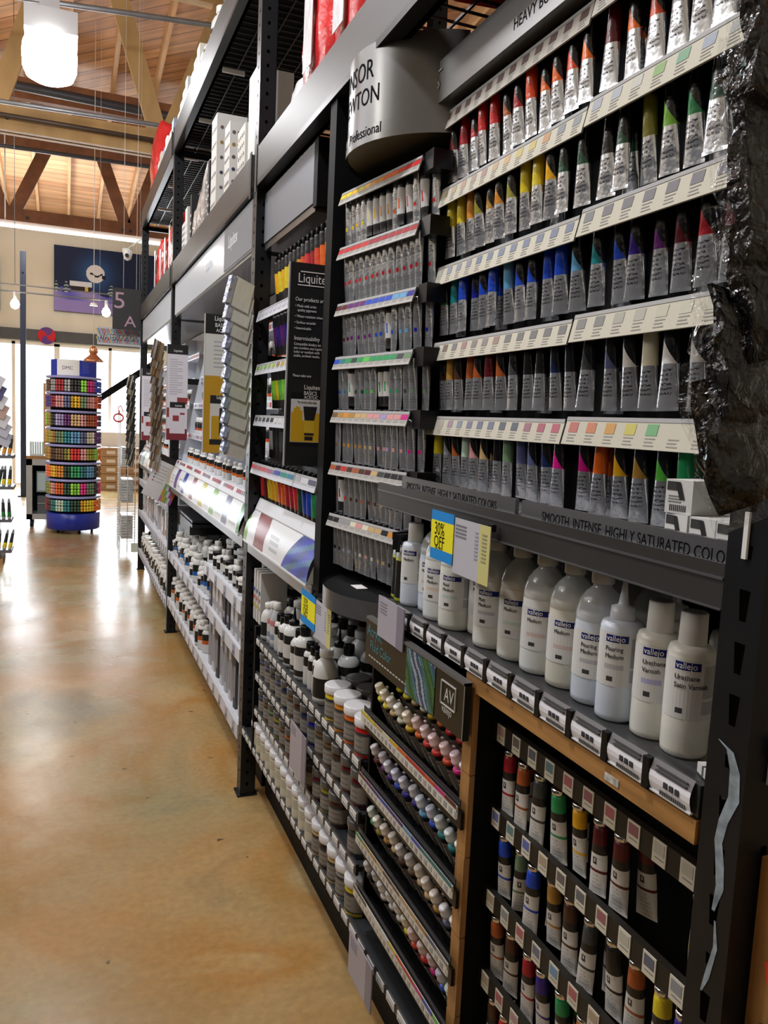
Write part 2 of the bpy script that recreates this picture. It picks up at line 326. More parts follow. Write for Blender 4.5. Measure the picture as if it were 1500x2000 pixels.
# ceiling decks: boards with dark seams
def deck_mat(name, ang, pitch_):
    M = bpy.data.materials.new(name); M.use_nodes = True; nt = M.node_tree; N = nt.nodes; L = nt.links; b = N['Principled BSDF']; b.inputs['Roughness'].default_value = .6
    tc = N.new('ShaderNodeTexCoord'); mp = N.new('ShaderNodeMapping'); mp.inputs['Rotation'].default_value = (0, 0, ang); L.new(tc.outputs['Object'], mp.inputs[0])
    sx = N.new('ShaderNodeSeparateXYZ'); L.new(mp.outputs[0], sx.inputs[0])
    d = N.new('ShaderNodeMath'); d.operation = 'DIVIDE'; L.new(sx.outputs[1], d.inputs[0]); d.inputs[1].default_value = pitch_
    fr = N.new('ShaderNodeMath'); fr.operation = 'FRACT'; L.new(d.outputs[0], fr.inputs[0])
    fl = N.new('ShaderNodeMath'); fl.operation = 'FLOOR'; L.new(d.outputs[0], fl.inputs[0])
    wn = N.new('ShaderNodeTexWhiteNoise'); wn.noise_dimensions = '1D'; L.new(fl.outputs[0], wn.inputs['W'])
    cr = N.new('ShaderNodeValToRGB'); L.new(wn.outputs[0], cr.inputs[0]); e = cr.color_ramp.elements
    e[0].color = (.56, .28, .13, 1); e[1].color = (.80, .47, .25, 1); x = e.new(.5); x.color = (.68, .38, .19, 1)
    n = N.new('ShaderNodeTexNoise'); n.inputs['Scale'].default_value = 1; n.inputs['Detail'].default_value = 6
    m2 = N.new('ShaderNodeMapping'); m2.inputs['Scale'].default_value = (1.2, 14, 1); L.new(mp.outputs[0], m2.inputs[0]); L.new(m2.outputs[0], n.inputs['Vector'])
    mr = N.new('ShaderNodeMapRange'); L.new(n.outputs[0], mr.inputs[0]); mr.inputs[1].default_value = .3; mr.inputs[2].default_value = .75; mr.inputs[3].default_value = .7; mr.inputs[4].default_value = 1.15
    gt = N.new('ShaderNodeMath'); gt.operation = 'GREATER_THAN'; L.new(fr.outputs[0], gt.inputs[0]); gt.inputs[1].default_value = .07
    g2 = N.new('ShaderNodeMapRange'); L.new(gt.outputs[0], g2.inputs[0]); g2.inputs[3].default_value = .35
    mu = N.new('ShaderNodeMath'); mu.operation = 'MULTIPLY'; L.new(mr.outputs[0], mu.inputs[0]); L.new(g2.outputs[0], mu.inputs[1])
    sc = N.new('ShaderNodeVectorMath'); sc.operation = 'SCALE'; L.new(cr.outputs[0], sc.inputs[0]); L.new(mu.outputs[0], sc.inputs['Scale']); L.new(sc.outputs[0], b.inputs['Base Color'])
    return M
def zroof(y): return 6.55 - (y-3)*.105
DZ = MB(); DZ.quad([(-7, 12.4, zroof(12.4)), (6, 12.4, zroof(12.4)), (6, 17, zroof(17)), (-7, 17, zroof(17))][::-1]); struct('ceiling', DZ, deck_mat('roof_boards_across', 0, .19))
DZ = MB(); DZ.quad([(-7, -3, zroof(-3)), (6, -3, zroof(-3)), (6, 12.4, zroof(12.4)), (-7, 12.4, zroof(12.4))][::-1]); struct('ceiling_near', DZ, deck_mat('roof_boards_diagonal', math.radians(40), .17))
k = 0
for i in range(-9, 10):
    x = .05+i*.5
    o = build('roof_joist', MB().bar((x, -2.9, zroof(-2.9)-.09), (x, 16.95, zroof(16.95)-.09), .045, .17), JWOOD); k += 1
    if -4 < i < 5: tag(o, 'pale wooden roof joist running along the ceiling, %s from the left' % NTH[i+3], 'joist', 'roof joists')
    else: tag(o, 'pale wooden roof joist beyond the visible ceiling, number %s outward' % NTH[abs(i)+5], 'joist', 'roof joists')
for y, nm in ((11.2, 'dark timber purlin crossing the joists beyond the yellow truss'), (6.9, 'dark timber purlin crossing the joists behind the bright lamp')):
    tag(build('purlin', MB().box((-4, y, zroof(y)-.42), (4, y+.10, zroof(y)-.17)), BWOOD), nm, 'beam')

def truss(y, mt, lab, xs, zc=4.05, zt=6.2):
    e = empty('roof_truss', (0, y, zc)); tag(e, lab, 'truss')
    for dy in (-.07, .03):
        build('chord', MB().box((-6.8, dy, 0), (5.9, dy+.055, .225)), mt, e)
    for a, b in xs: build('web_member', MB().bar((a[0], 0, a[1]-zc), (b[0], 0, b[1]-zc), .17, .05, up=(0, 1, 0)), mt, e)
    build('chord', MB().box((-6.8, -.06, zroof(y)-.42-zc), (5.9, .06, zroof(y)-.2-zc)), mt, e)
    b = MB()
    for x in (.78, .88, -.5): b.rod((x, -.085, .11), (x, -.07, .11), .022)
    build('bolt', b, mat('dark_bolt', (.05, .05, .06), .5, .5), e)
truss(8.5, YWOOD, 'yellow painted timber roof truss crossing above the aisle', [((.86, 4.2), (.36, 5.75)), ((.92, 4.2), (1.55, 5.85)), ((-.62, 4.2), (-.10, 5.75)), ((-.8, 4.2), (-1.4, 5.75))])
truss(12.7, BWOOD, 'brown timber roof truss in front of the cream wall', [((-.68, 4.2), (-.12, 5.45)), ((.83, 4.2), (.37, 5.45)), ((.9, 4.2), (1.35, 5.45)), ((-.78, 4.2), (-1.3, 5.45))])

def pipe(p, q, r, mt, lab, nm='conduit'):
    o = build(nm, MB().rod(p, q, r, 10), mt); tag(o, lab, 'pipe')
    return o
pipe((-3, 7.5, 4.60), (3, 7.5, 5.07), .022, PIPE, 'grey conduit running above the bright lamp')
pipe((-3, 7.9, 4.06), (3, 7.9, 4.20), .020, PIPE, 'grey conduit just above the yellow truss chord')
pipe((-3, 10.2, 5.12), (3, 10.2, 4.98), .05, mat('dark_pipe', (.06, .065, .08), .45, .4), 'thick dark pipe behind the yellow truss', 'sprinkler_pipe')
pipe((-3, 8.38, 4.16), (3, 8.38, 4.16), .022, mat('dark_conduit', (.09, .065, .05), .45, .4), 'dark conduit fixed along the yellow truss chord')
pipe((-4, 11.6, 4.75), (4, 11.6, 4.85), .025, mat('dark_pipe', (.05, .05, .06), .5), 'thin dark pipe between the two roof trusses', 'sprinkler_pipe')

# round high-bay lamp
lamp = empty('ceiling_lamp', (-.10, 6.0, 3.675)); tag(lamp, 'large glowing round ceiling lamp with square white housing', 'lamp')
GLOW = mat('glowing_lamp_glass', (1, 1, 1), .3, emit=((.97, .98, 1), 45))
build('globe', MB().lathe([(.02, 0), (.10, .006), (.145, .028), (.165, .075), (.170, .17), (.165, .22), (.15, .255), (.12, .27)], 28), GLOW, lamp)
build('housing', MB().box((-.15, -.13, .27), (.17, .15, .41)).box((-.06, -.05, .41), (.06, .05, .60)), mat('grey_lamp_housing', (.45, .44, .44), .5), lamp)
build('cord', MB().rod((0, 0, .6), (0, 0, zroof(6)-3.68), .008), PIPE, lamp)
ft = empty('fluorescent_light', (0, 12.0, 3.90)); tag(ft, 'long white fluorescent strip light under the brown truss', 'lamp')
build('tube', MB().rod((-.85, -.03, .0), (1.6, -.03, .0), .022, 10), mat('lit_tube', (1, 1, 1), .3, emit=((1, .97, .95), 6)), ft)
build('housing', MB().box((-.9, -.02, .02), (1.65, .10, .07)), mat('light_housing', (.5, .42, .38), .5), ft)
build('cord', MB().rod((-.74, 0, .07), (-.74, 0, 1.6), .008), WPLAST, ft)

# ------------------------------------------------------------------ back wall objects
col = empty('steel_column', (-.66, 15.0, 0)); tag(col, 'dark steel column standing in front of the bright window', 'column')
build('shaft', MB().box((-.045, -.04, 0), (.045, .04, 4.1)), mat('blue_black_steel', (.02, .03, .06), .4, .3), col)
build('base_plate', MB().box((-.09, -.09, 0), (.09, .09, .02)), BLACK, col)
build('bolt', MB().rod((0, -.045, 3.75), (0, -.05, 3.75), .015), DARK, col)
pt = MB(); X0, X1, Z0, Z1 = -.2, 1.75, 3.40, 4.62
nx, nz = 170, 104
for i in range(nx):
    for j in range(nz):
        u, v = (i+.5)/nx, (j+.5)/nz; dx, dz = (u-.38)*1.95, (v-.62)*1.22; d = math.hypot(dx, dz)
        g = max(0, 1-d/.55); c = (.012+.03*g*g, .022+.14*g*g, .07+.42*g*g)
        if d < .17: c = (.75, .78, .85)
        hz = .33+.04*math.sin(u*9)+.02*math.sin(u*23)
        if v < hz: c = (.22+.1*math.sin(u*17+v*9), .20+.08*math.sin(u*17+v*9), .58)
        if v < .18: c = (.30, .25, .62)
        for tx, w, h in ((.02, .03, .30), (.11, .04, .32), (.53, .045, .33), (.72, .04, .24), (.85, .05, .30), (.94, .04, .25)):
            if .30 < v < .30+h*.6 and abs(u-tx) < w*(1-(v-.30)/(h*.6)): c = (.02, .05, .05) if int(v*60+abs(u-tx)*40) % 3 else (.5, .6, .7)
        if .15 < u < .34 and .34 < v < .40: c = (.03, .02, .02) if not (.28 < u < .31) else (.6, .5, .1)
        if .14 < u < .35 and .40 <= v < .48 and v-.40 < .08: c = (.72, .8, .9)
        if abs(v-.60-.02*math.sin(u*60)) < .014 and .33 < u < .45: c = (.01, .01, .02)
        if abs(v-.58) < .03 and .44 < u < .475: c = (.01, .01, .02)
        xa, xb = X0+(X1-X0)*i/nx, X0+(X1-X0)*(i+1)/nx; za, zb = Z0+(Z1-Z0)*j/nz, Z0+(Z1-Z0)*(j+1)/nz
        pt.quad([(xa, 16.93, za), (xb, 16.93, za), (xb, 16.93, zb), (xa, 16.93, zb)], 0, c)
pt.box((X0-.005, 16.932, Z0-.005), (X1+.005, 16.975, Z1+.005), 0, (.02, .03, .06))
tag(build('painting', pt, PAINT), 'unframed canvas of a moonlit snowy night hanging on the cream wall', 'painting')
tag(build('painting', MB().box((-2.2, 16.93, 3.3), (-1.14, 16.98, 4.3), 0, (.01, .25, .32)).box((-2.0, 16.925, 3.5), (-1.3, 16.93, 4.0), 0, (.02, .1, .15)), PAINT), 'teal canvas on the cream wall cut by the left picture edge', 'painting')
fr_ = MB()
for s_ in range(4):
    for q in range(10):
        a0 = s_*PI/2+q*PI/20; a1 = a0+PI/20; sh = .9
        def P(r, a): return (-.33+r*math.cos(a+sh*r/.16), 16.85, 2.90+r*math.sin(a+sh*r/.16))
        c = (.55, .02, .03) if s_ % 2 else (.12, .05, .25)
        for t in range(4): fr_.quad([P(.16*t/4, a0), P(.16*(t+1)/4, a0), P(.16*(t+1)/4, a1), P(.16*t/4, a1)], 0, c)
fr_.lathe([(.16, 0), (.16, .03)], 32, 0, (.1, .02, .1), Matrix.Translation((-.33, 16.89, 2.90)) @ Matrix.Rotation(PI/2, 4, 'X'))
tag(build('round_sign', fr_, PAINT), 'round red and purple swirl sign on the dark wall beam', 'sign')
# hanging signs
s5 = empty('hanging_sign', (.55, 8.3, 2.33)); tag(s5, 'black square sign reading 5 A hanging beside the far rack post', 'sign')
build('board', MB().box((-.128, -.01, 0), (.135, .01, .39)), mat('chalkboard', (.02, .018, .02), .6), s5)
LIL = mat('lilac_paint', (.42, .27, .36), .6)
text('5', .22, basis((-.125, -.0115, .20), *NEAR), s5, LIL, xs=1.1); text('A', .15, basis((-.02, -.0115, .03), *NEAR), s5, LIL, xs=1.1)
build('cord', MB().rod((-.03, 0, .39), (-.03, 0, 3.6), .002).rod((.09, 0, .39), (.09, 0, 3.6), .002), WPLAST, s5)
sw = empty('hanging_sign', (.50, 8.45, 2.185)); tag(sw, 'wide sign reading WATERCOLOR with coloured pencils beside the rack', 'sign')
wm = MB().box((-.21, -.008, 0), (.2, .008, .17), 0, (.5, .52, .54))
for i in range(26):
    c = rnd.choice([(.5, .05, .04), (.04, .12, .4), (.5, .4, .05), (.3, .3, .3), (.05, .3, .35), (.15, .1, .2)]); x = -.2+i*.0155
    for z in (.02, .10): wm.bar((x, -.010, z), (x-.02, -.010, z+.055), .008, .002, 0, c, (0, 1, 0))
build('board', wm, PAINT, sw)
build('cord', MB().rod((-.19, 0, .17), (-.19, 0, 3.7), .0008).rod((.18, 0, .17), (.18, 0, 3.7), .0008), WPLAST, sw)
text('WATERCOLOR', .085, basis((-.20, -.014, .055), *NEAR), sw, mat('grey_letter', (.5, .48, .46), .5), xs=.62, ext=.002); text('WATERCOLOR', .085, basis((-.196, -.012, .050), *NEAR), sw, INK, xs=.62, ext=.001)
# pendant lamps
for x, y, z0, zt, lab in ((-.47, 9.0, 2.51, 2.66, 'small glowing bulb on the hanging rail at left'), (.395, 9.0, 2.51, 2.66, 'small glowing bulb on the hanging rail near the painting')):
    e = empty('track_light', (x, y, z0)); tag(e, lab, 'lamp')
    build('bulb', MB().lathe([(.01, 0), (.035, .015), (.045, .05), (.03, .085), (.015, .10)], 14), mat('warm_bulb', (1, .9, .7), .3, emit=((1, .82, .55), 12)), e)
    build('socket', MB().lathe([(.016, .10), (.016, .17)], 10), WPLAST, e)
rl = build('hanging_rail', MB().rod((-1.6, 9, 2.68), (.9, 9, 2.68), .008).rod((-1.6, 9, 2.76), (.9, 9, 2.74), .006).rod((-.47, 9, 2.76), (-.47, 9, 5.7), .003), PIPE); tag(rl, 'thin metal rail carrying small bulbs across the aisle', 'rail')
pc = empty('pendant_lamp', (.285, 9.4, 2.06)); tag(pc, 'copper pendant lamp with flared shade hanging over the thread display', 'lamp')
COP = mat('copper', (.62, .28, .14), .3, .8)
build('lamp_shade', MB().lathe([(.11, 0), (.10, .02), (.05, .065), (.035, .085)], 24).lathe([(.035, .085), (.05, .11), (.035, .15), (.02, .17)], 18), COP, pc)
build('cord', MB().rod((0, 0, .17), (0, 0, 3.8), .003), WPLAST, pc)
build('canopy', MB().lathe([(.045, .60), (.03, .63)], 14), WPLAST, pc)
cm = empty('security_camera', (.575, 8.6, 3.10)); tag(cm, 'white dome security camera beside the rack top', 'camera')
build('dome', MB().lathe([(.01, -.06), (.035, -.045), (.045, 0), (.05, .05)], 18), WPLAST, cm); build('lens', MB().lathe([(.015, 0), (.02, .01)], 12, M=Matrix.Translation((-.01, -.04, -.02)) @ Matrix.Rotation(PI/2, 4, 'X')), BPLAST, cm)
build('stem', MB().rod((0, 0, .05), (.10, -.44, .08), .008), WPLAST, cm)

# ------------------------------------------------------------------ thread tower
TX, TY = .10, 10.75
tw = empty('thread_display', (TX, TY, 0)); tag(tw, 'round blue revolving display tower of embroidery thread', 'display')
BLUE = mat('royal_blue_plastic', (.012, .03, .36), .3, noise=(3, .1)); LAV = mat('lavender_tray_edge', (.33, .34, .68), .3)
build('base', MB().lathe([(.30, .05), (.315, .06), (.315, .25), (.30, .26)], 40), BLUE, tw)
build('core', MB().lathe([(.275, .26), (.275, 1.9)], 24), DARK, tw)
for i in range(5):
    a = i*2*PI/5; build('caster', MB().rod((.22*math.cos(a)-.015, .22*math.sin(a), .028), (.22*math.cos(a)+.015, .22*math.sin(a), .028), .028, 12), BPLAST, tw)
tz = [.44, .65, .86, 1.075, 1.28, 1.49, 1.71, 1.905]
for z in tz: build('tray', MB().lathe([(.315, z), (.325, z+.005), (.325, z+.025), (.30, z+.03)], 40), LAV, tw)
sg = MB()
for i in range(24):
    a0 = -PI*.93+i*PI*.86/24-.0; a1 = a0+PI*.86/24
    c = (.82, .84, .86) if 5 <= i < 14 else (.03, .05, .42)
    r = .27
    sg.quad([(r*math.cos(a0), r*math.sin(a0), 1.94), (r*math.cos(a1), r*math.sin(a1), 1.94), (r*math.cos(a1), r*math.sin(a1), 2.13), (r*math.cos(a0), r*math.sin(a0), 2.13)], 0, c)
sg.lathe([(.265, 1.94), (.265, 2.13)], 32, 0, (.03, .05, .42))
build('header_sign', sg, PAINT, tw)
text('DMC', .060, basis((.2715*math.cos(-2.1), .2715*math.sin(-2.1), 2.01), (-math.sin(-2.1), math.cos(-2.1), 0), (0, 0, 1)), tw, mat('grey_ink', (.12, .12, .16), .5), xs=1.0, bend=.2715)
for q in range(6): text('----------------', .022, basis((.09, -.258, 2.09-q*.022), (1, .4, 0), (0, 0, 1)), tw, mat('pale_ink', (.5, .55, .8), .5), xs=.75)
# skeins: every visible bundle is an object
sk = MB()
for j in range(2):
    z = -.01-j*.072
    sk.lathe([(.006, z), (.017, z-.010), (.019, z-.03), (.010, z-.037), (.018, z-.046), (.018, z-.062), (.007, z-.07)], 8, sy=.8)
skm = sk.mesh('thread_skein', OBJG)
zones = [['white', 'brown', 'grey', 'crimson', 'grey', 'black', 'lime', 'magenta', 'blue', 'blue', 'grey'], ['purple', 'indigo', 'crimson', 'pink', 'slate', 'gold', 'sage', 'pink', 'orange', 'crimson', 'sage'],
         ['lime', 'olive', 'black', 'lilac', 'purple', 'tan', 'pink', 'sienna', 'red', 'navy', 'teal'], ['gold', 'olive', 'ochre', 'sage', 'teal', 'sky', 'slate', 'cream', 'purple', 'indigo', 'sage'],
         ['olive', 'ochre', 'brown', 'bronze', 'olive', 'red', 'pink', 'olive', 'lime', 'orange', 'gold'], ['pink', 'orange', 'gold', 'amber', 'dark_green', 'green', 'teal', 'sky', 'black', 'bronze', 'crimson'],
         ['sage', 'olive', 'pink', 'orange', 'dark_green', 'lime', 'magenta', 'sage', 'black', 'magenta', 'pink'], ['crimson', 'maroon', 'teal', 'mint', 'teal', 'dark_green', 'gold', 'yellow', 'orange', 'amber', 'crimson']]
tiers = ['lowest', 'second lowest', 'third lowest', 'fourth lowest', 'fourth from the top', 'third from the top', 'second from the top', 'topmost']
for ti, z in enumerate(tz):
    zn = zones[7-ti]; n = 28
    for i in range(n):
        a = -PI*1.02+i*PI*1.04/(n-1); cn = zn[min(len(zn)-1, int(i*len(zn)/n))]; c = PAL[cn]; f = rnd.uniform(.75, 1.5)
        o = put('thread_skein', skm, None, (TX+.312*math.cos(a), TY+.312*math.sin(a), z-.005), (0, 0, a+PI/2), tuple(min(.9, q*f+.03) for q in c))
        tag(o, '%s embroidery thread bundle, %s from the left on the %s tier' % (cname(cn), NTH[i], tiers[ti]), 'thread', 'thread bundles on the round tower')

# cart behind the tower, boxes, wire rack, left rack
ct = empty('utility_cart', (-.46, 11.15, 0)); tag(ct, 'grey wheeled cart with see-through side behind the thread tower', 'cart')
GP = mat('grey_cart_plastic', (.45, .46, .44), .5, noise=(5, .1))
build('frame', MB().box((0, 0, .10), (.07, .5, .88)).box((.0, 0, .80), (.5, .5, .88)).box((0, 0, .10), (.5, .5, .17)).box((.43, 0, .17), (.5, .5, .8)), GP, ct)
build('back_panel', MB().box((.07, .4, .17), (.43, .42, .8)), DARK, ct)
build('worktop', MB().box((0, 0, .88), (.5, .5, .92)), OAKH, ct)
for x, y in ((.06, .06), (.44, .06), (.06, .44), (.44, .44)): build('caster', MB().rod((x-.02, y, .05), (x+.02, y, .05), .05, 14), BPLAST, ct)
tag(build('pamphlet_rack', MB().box((-.42, 11.2, .92), (-.26, 11.4, .93), 0, (.7, .75, .74)), PAINT), 'white paper stack lying on the cart worktop', 'papers')
o = MB()
for i in range(6): o.box((-.42+i*.028, 11.2, .931), (-.40+i*.028, 11.35, 1.10), 0, (.6, .72, .70))
tag(build('marker_tray', o, PAINT), 'row of pale upright packets on the cart worktop', 'packets')
tag(build('storage_bin', MB().box((-.33, 11.2, .171), (-.1, 11.5, .40), 0, (.12, .13, .14)).box((-.33, 11.19, .30), (-.1, 11.2, .31), 0, (.4, .4, .4)), PAINT), 'dark grey storage bin inside the cart', 'bin')
tag(build('framed_print', MB().box((-.34, 11.22, .45), (-.14, 11.24, .72), 0, (.3, .36, .38)).box((-.33, 11.215, .47), (-.15, 11.22, .7), 0, (.5, .62, .62)), PAINT), 'pale framed print leaning inside the cart', 'picture')
tag(build('wooden_screen', MB().box((-.30, 13, .0), (.25, 13.08, 1.9)).box((-.30, 12.99, 1.1), (.25, 13.0, 1.13)), mat('pale_pine', (.55, .35, .17), .6, noise=(4, .2, (1, 1, 5)))), 'tall pine cabinet behind the thread tower', 'cabinet')
for j in range(5):
    for i in range(2):
        e = empty('cardboard_box', (.62+i*.5, 16.2, j*.165)); tag(e, 'brown cardboard box, %s from the floor in the %s stack under the window' % (NTH[j], ('left', 'right')[i]), 'box', 'cardboard boxes stacked by the window')
        build('body', MB().box((0, 0, 0), (.48, .4, .155)), CARD, e); build('tape', MB().box((.12, -.004, .045), (.28, .001, .11)), mat('packing_tape', (.7, .66, .62), .25), e)
tag(build('bench', MB().box((.5, 16.3, .84), (1.7, 16.8, .88)).box((.52, 16.32, .86), (1.68, 16.78, 1.12)), mat('white_cloth', (.85, .85, .85), .7)), 'white covered counter behind the box stacks', 'counter')
tr_ = MB()
for i in range(24):
    a0, a1 = i*PI/12, (i+1)*PI/12; tr_.rod((.535+.05*math.cos(a0), 9.12, 1.47+.042*math.sin(a0)), (.535+.05*math.cos(a1), 9.12, 1.47+.042*math.sin(a1)), .010)
tr_.path([(.55, 9.12, 1.50), (.53, 9.12, 1.58), (.56, 9.13, 1.60), (.585, 9.13, 1.53)], .006)
tag(build('ribbon_roll', tr_, mat('red_ribbon', (.6, .05, .06), .4)), 'red ribbon ring hanging on the wire rack beside the tower', 'ribbon')
tag(build('stair_handrail', MB().bar((.2, 13.5, 1.50), (1.3, 13.5, 2.3), .06, .10).box((.22, 13.48, 0), (.25, 13.52, 1.5)).box((1.25, 13.48, 0), (1.28, 13.52, 2.25)), DARK), 'dark sloping handrail seen against the bright window', 'handrail')
wr = empty('wire_rack', (.62, 9.3, 0)); tag(wr, 'white wire basket rack beyond the last black post', 'rack')
wm = MB()
for z0, z1 in ((.12, .45), (.52, .85), (.92, 1.2)):
    for i in range(12):
        z = z0+(z1-z0)*i/11; wm.rod((-.06, -.15, z), (.10, -.15, z), .003, 5); wm.rod((-.06, -.15, z), (-.06, .25, z), .003, 5)
for x, y in ((-.06, -.15), (.02, -.15), (.10, -.15), (-.06, .05), (-.06, .25)): wm.rod((x, y, 0), (x, y, 1.55), .005, 5)
build('wire_basket', wm, mat('white_wire', (.7, .72, .72), .4, .3), wr)
pk = mat('pale_packet', (.55, .58, .60), .3, noise=(30, .4))
for j in range(3):
    tag(build('packet_stack', MB().box((.58, 9.18, (.14, .54, .94)[j]), (.70, 9.5, (.40, .80, 1.15)[j])), pk), 'pale packets filling the %s wire basket' % ('bottom', 'middle', 'top')[j], 'packets', kind='stuff')

# left marker rack
lr = empty('marker_rack', (-.72, 8.6, 0)); tag(lr, 'dark tiered marker rack at the left picture edge', 'rack')
build('base', MB().box((-.25, -.1, 0), (.16, .3, .06)), CARD, lr)
build('core', MB().box((-.25, .02, .06), (.12, .2, 1.25)), DARK, lr)
for z in (.12, .42, .74, 1.04): build('tray', MB().box((-.25, -.14, z), (.26-.02*(z < .5), .22, z+.03)), mat('grey_tray', (.12, .13, .15), .4), lr)
mk = MB().lathe([(.011, 0, (.5, .5, .5)), (.016, .02, (.7, .5, .02)), (.016, .07, (.03, .035, .04)), (.013, .16, (.25, .26, .3)), (.008, .2, (.03, .035, .04))], 8)
mkm = [MB().lathe([(.014, 0, (.6, .6, .6)), (.018, .02, c), (.018, .07, (.03, .035, .04)), (.014, .16, (.25, .26, .3)), (.008, .2, (.03, .035, .04))], 8).mesh('marker', GLOSS) for c in ((.75, .6, .03), (.7, .3, .03), (.03, .2, .05))]
for j, z in enumerate((.15, .45, .77, 1.07)):
    for i in range(9):
        ci = (1, 0, 2, 0)[(j+(i > 6)) % 4]
        o = put('marker', mkm[ci], None, (-.90+i*.05, 8.49+rnd.uniform(-.01, .01), z), (-.1, rnd.uniform(-.05, .25), 0))
        tag(o, '%s based marker, %s from left in %s tray, left rack' % (('yellow', 'orange', 'green')[ci], NTH[i], ('lowest', 'second', 'third', 'top')[j]), 'marker', 'markers in the left rack')
for i in range(14):
    z = 1.28+(i % 7)*.09
    o = build('hanging_packet', MB().box((-.05, 0, -.14), (.05, .012, 0), 0, rnd.choice([(.3, .33, .45), (.5, .52, .6), (.1, .1, .2), (.65, .66, .7), (.5, .35, .3)])), GLOSS, loc=(-.60-.05*(i // 7)+.10*(1-(i % 7)/9), 8.5+.05*(i//7), z), rot=(-.3, .5, .2))
    tag(o, 'thin hanging packet, %s up in the %s row above the left rack' % (NTH[i % 7], ('front', 'rear')[i//7]), 'packet', 'packets above the left rack')

# ------------------------------------------------------------------ racks
def sheet_holes(mb, O, U, V, w, h, holes):
    """flat sheet w x h with trapezoid holes (v centre, half height, half width top, half width bottom, u centre)"""
    O, U, V = Vector(O), Vector(U), Vector(V); P = lambda u, v: tuple(O+U*u+V*v)
    v0 = 0
    for (vc, hh, wt, wb_, uc) in holes:
        a, b = vc-hh-.006, vc+hh+.006
        if a > v0: mb.quad([P(0, v0), P(w, v0), P(w, a), P(0, a)])
        o = [(0, a), (w, a), (w, b), (0, b)]; i = [(uc-wb_, vc-hh), (uc+wb_, vc-hh), (uc+wt, vc+hh), (uc-wt, vc+hh)]
        for k in range(4):
            k2 = (k+1) % 4; mb.quad([P(*o[k]), P(*o[k2]), P(*i[k2]), P(*i[k])])
        v0 = b
    mb.quad([P(0, v0), P(w, v0), P(w, h), P(0, h)])
def post_mesh(x0, x1, y0, y1, h, big):
    mb = MB(); w, d = y1-y0, x1-x0
    if big:
        H1 = [(.05+.0576*i, .017, .0075, .0045, w*.55) if i % 4 else (.05+.0576*i, .007, .005, .004, w*.55) for i in range(int((h-.1)/.0576))]
        H2 = [(.07+.0864*i, .006, .004, .004, d*.35) for i in range(int((h-.1)/.0864))]
    else:
        H1 = [(.05+.05*i, .006, .005, .005, w*.5) for i in range(int((h-.1)/.05))]; H2 = [(.05+.05*i, .006, .005, .005, d*.45) for i in range(int((h-.1)/.05))]
    sheet_holes(mb, (x0, y1, 0), (0, -1, 0), (0, 0, 1), w, h, H1)
    sheet_holes(mb, (x0, y0, 0), (1, 0, 0), (0, 0, 1), d, h, H2)
    mb.quad([(x0, y1, 0), (x0, y1, h), (x1, y1, h), (x1, y1, 0)]); mb.quad([(x0, y0, h), (x1, y0, h), (x1, y1, h), (x0, y1, h)])
    mb.box((x1-.002, y0, 0), (x1, y0+.014, h)); mb.box((x1-.002, y1-.014, 0), (x1, y1, h))
    return mb
PX = .67
POSTS = [(.605, .66), (3.10, 3.165), (5.68, 5.74), (8.09, 8.15)]
plabs = ['nearest slotted black rack upright with white paint smears at right', 'black rack upright with small holes between the first and second bays', 'black rack upright between the second and third bays', 'farthest black rack upright at the end of the run']
UPR = []
for i, (a, b) in enumerate(POSTS):
    e = empty('rack_upright', (0, 0, 0)); tag(e, plabs[i], 'rack upright'); UPR.append(e)
    build('post', post_mesh(PX, PX+(.062 if i else .105), a, b, 3.43, i == 0), BLACK, e)
    build('post', post_mesh(1.36, 1.42, a, b, 3.43, False), BLACK, e)
    fm = MB().box((PX-.012, a-.008, 0), (PX+.07, b+.008, .006)); fm.rod((PX+.02, a+.02, .006), (PX+.02, a+.02, .02), .012)
    build('foot_plate', fm, BLACK, e)
    bm = MB()
    for z in (.25, 1.0, 1.75, 2.40, 3.25): bm.box((PX+.06, a+.02, z), (1.36, b-.02, z+.04))
    bm.bar((PX+.06, a+.03, .3), (1.36, a+.03, 1.0), .02, .03); build('brace', bm, BLACK, e)
sm = MB()   # white paint smears on the nearest post
def ribbon(mb, pts, w, x):
    for (y0, z0, w0), (y1, z1, w1) in zip(pts, pts[1:]): mb.quad([(x, y0+w0*w, z0), (x, y0-w0*w, z0), (x, y1-w1*w, z1), (x, y1+w1*w, z1)])
ribbon(sm, [(.645, 1.222, .2), (.628, 1.215, .7), (.619, 1.195, 1), (.617, 1.165, 1.1), (.628, 1.135, .9), (.632, 1.11, .8), (.627, 1.085, .9), (.624, 1.06, .8), (.630, 1.03, .3)], .007, PX-.0006)
ribbon(sm, [(.626, 1.02, .2), (.622, .99, .5), (.630, .95, .6), (.636, .93, .2)], .006, PX-.0006)
build('paint_smear', sm, mat('dried_white_paint', (.30, .36, .40), .6, noise=(60, .5)), UPR[0])
build('label_tab', MB().box((PX-.004, .630, 1.425), (PX-.001, .636, 1.475)), WPLAST, UPR[0])
b1 = MB().box((PX+.028, .595, 1.185), (PX+.033, .603, 1.225), 0, (.6, .62, .68)).box((PX+.028, .594, 1.212), (PX+.033, .602, 1.236), 0, (.08, .16, .6)); build('tape_strip', b1, PAINT, UPR[0])
BAYS = [(.66, 3.10), (3.165, 5.68), (5.74, 8.09)]; BN = ['nearest', 'second', 'far']
wiremat = mat('black_wire', (.03, .03, .035), .35, .5, noise=(20, .2))
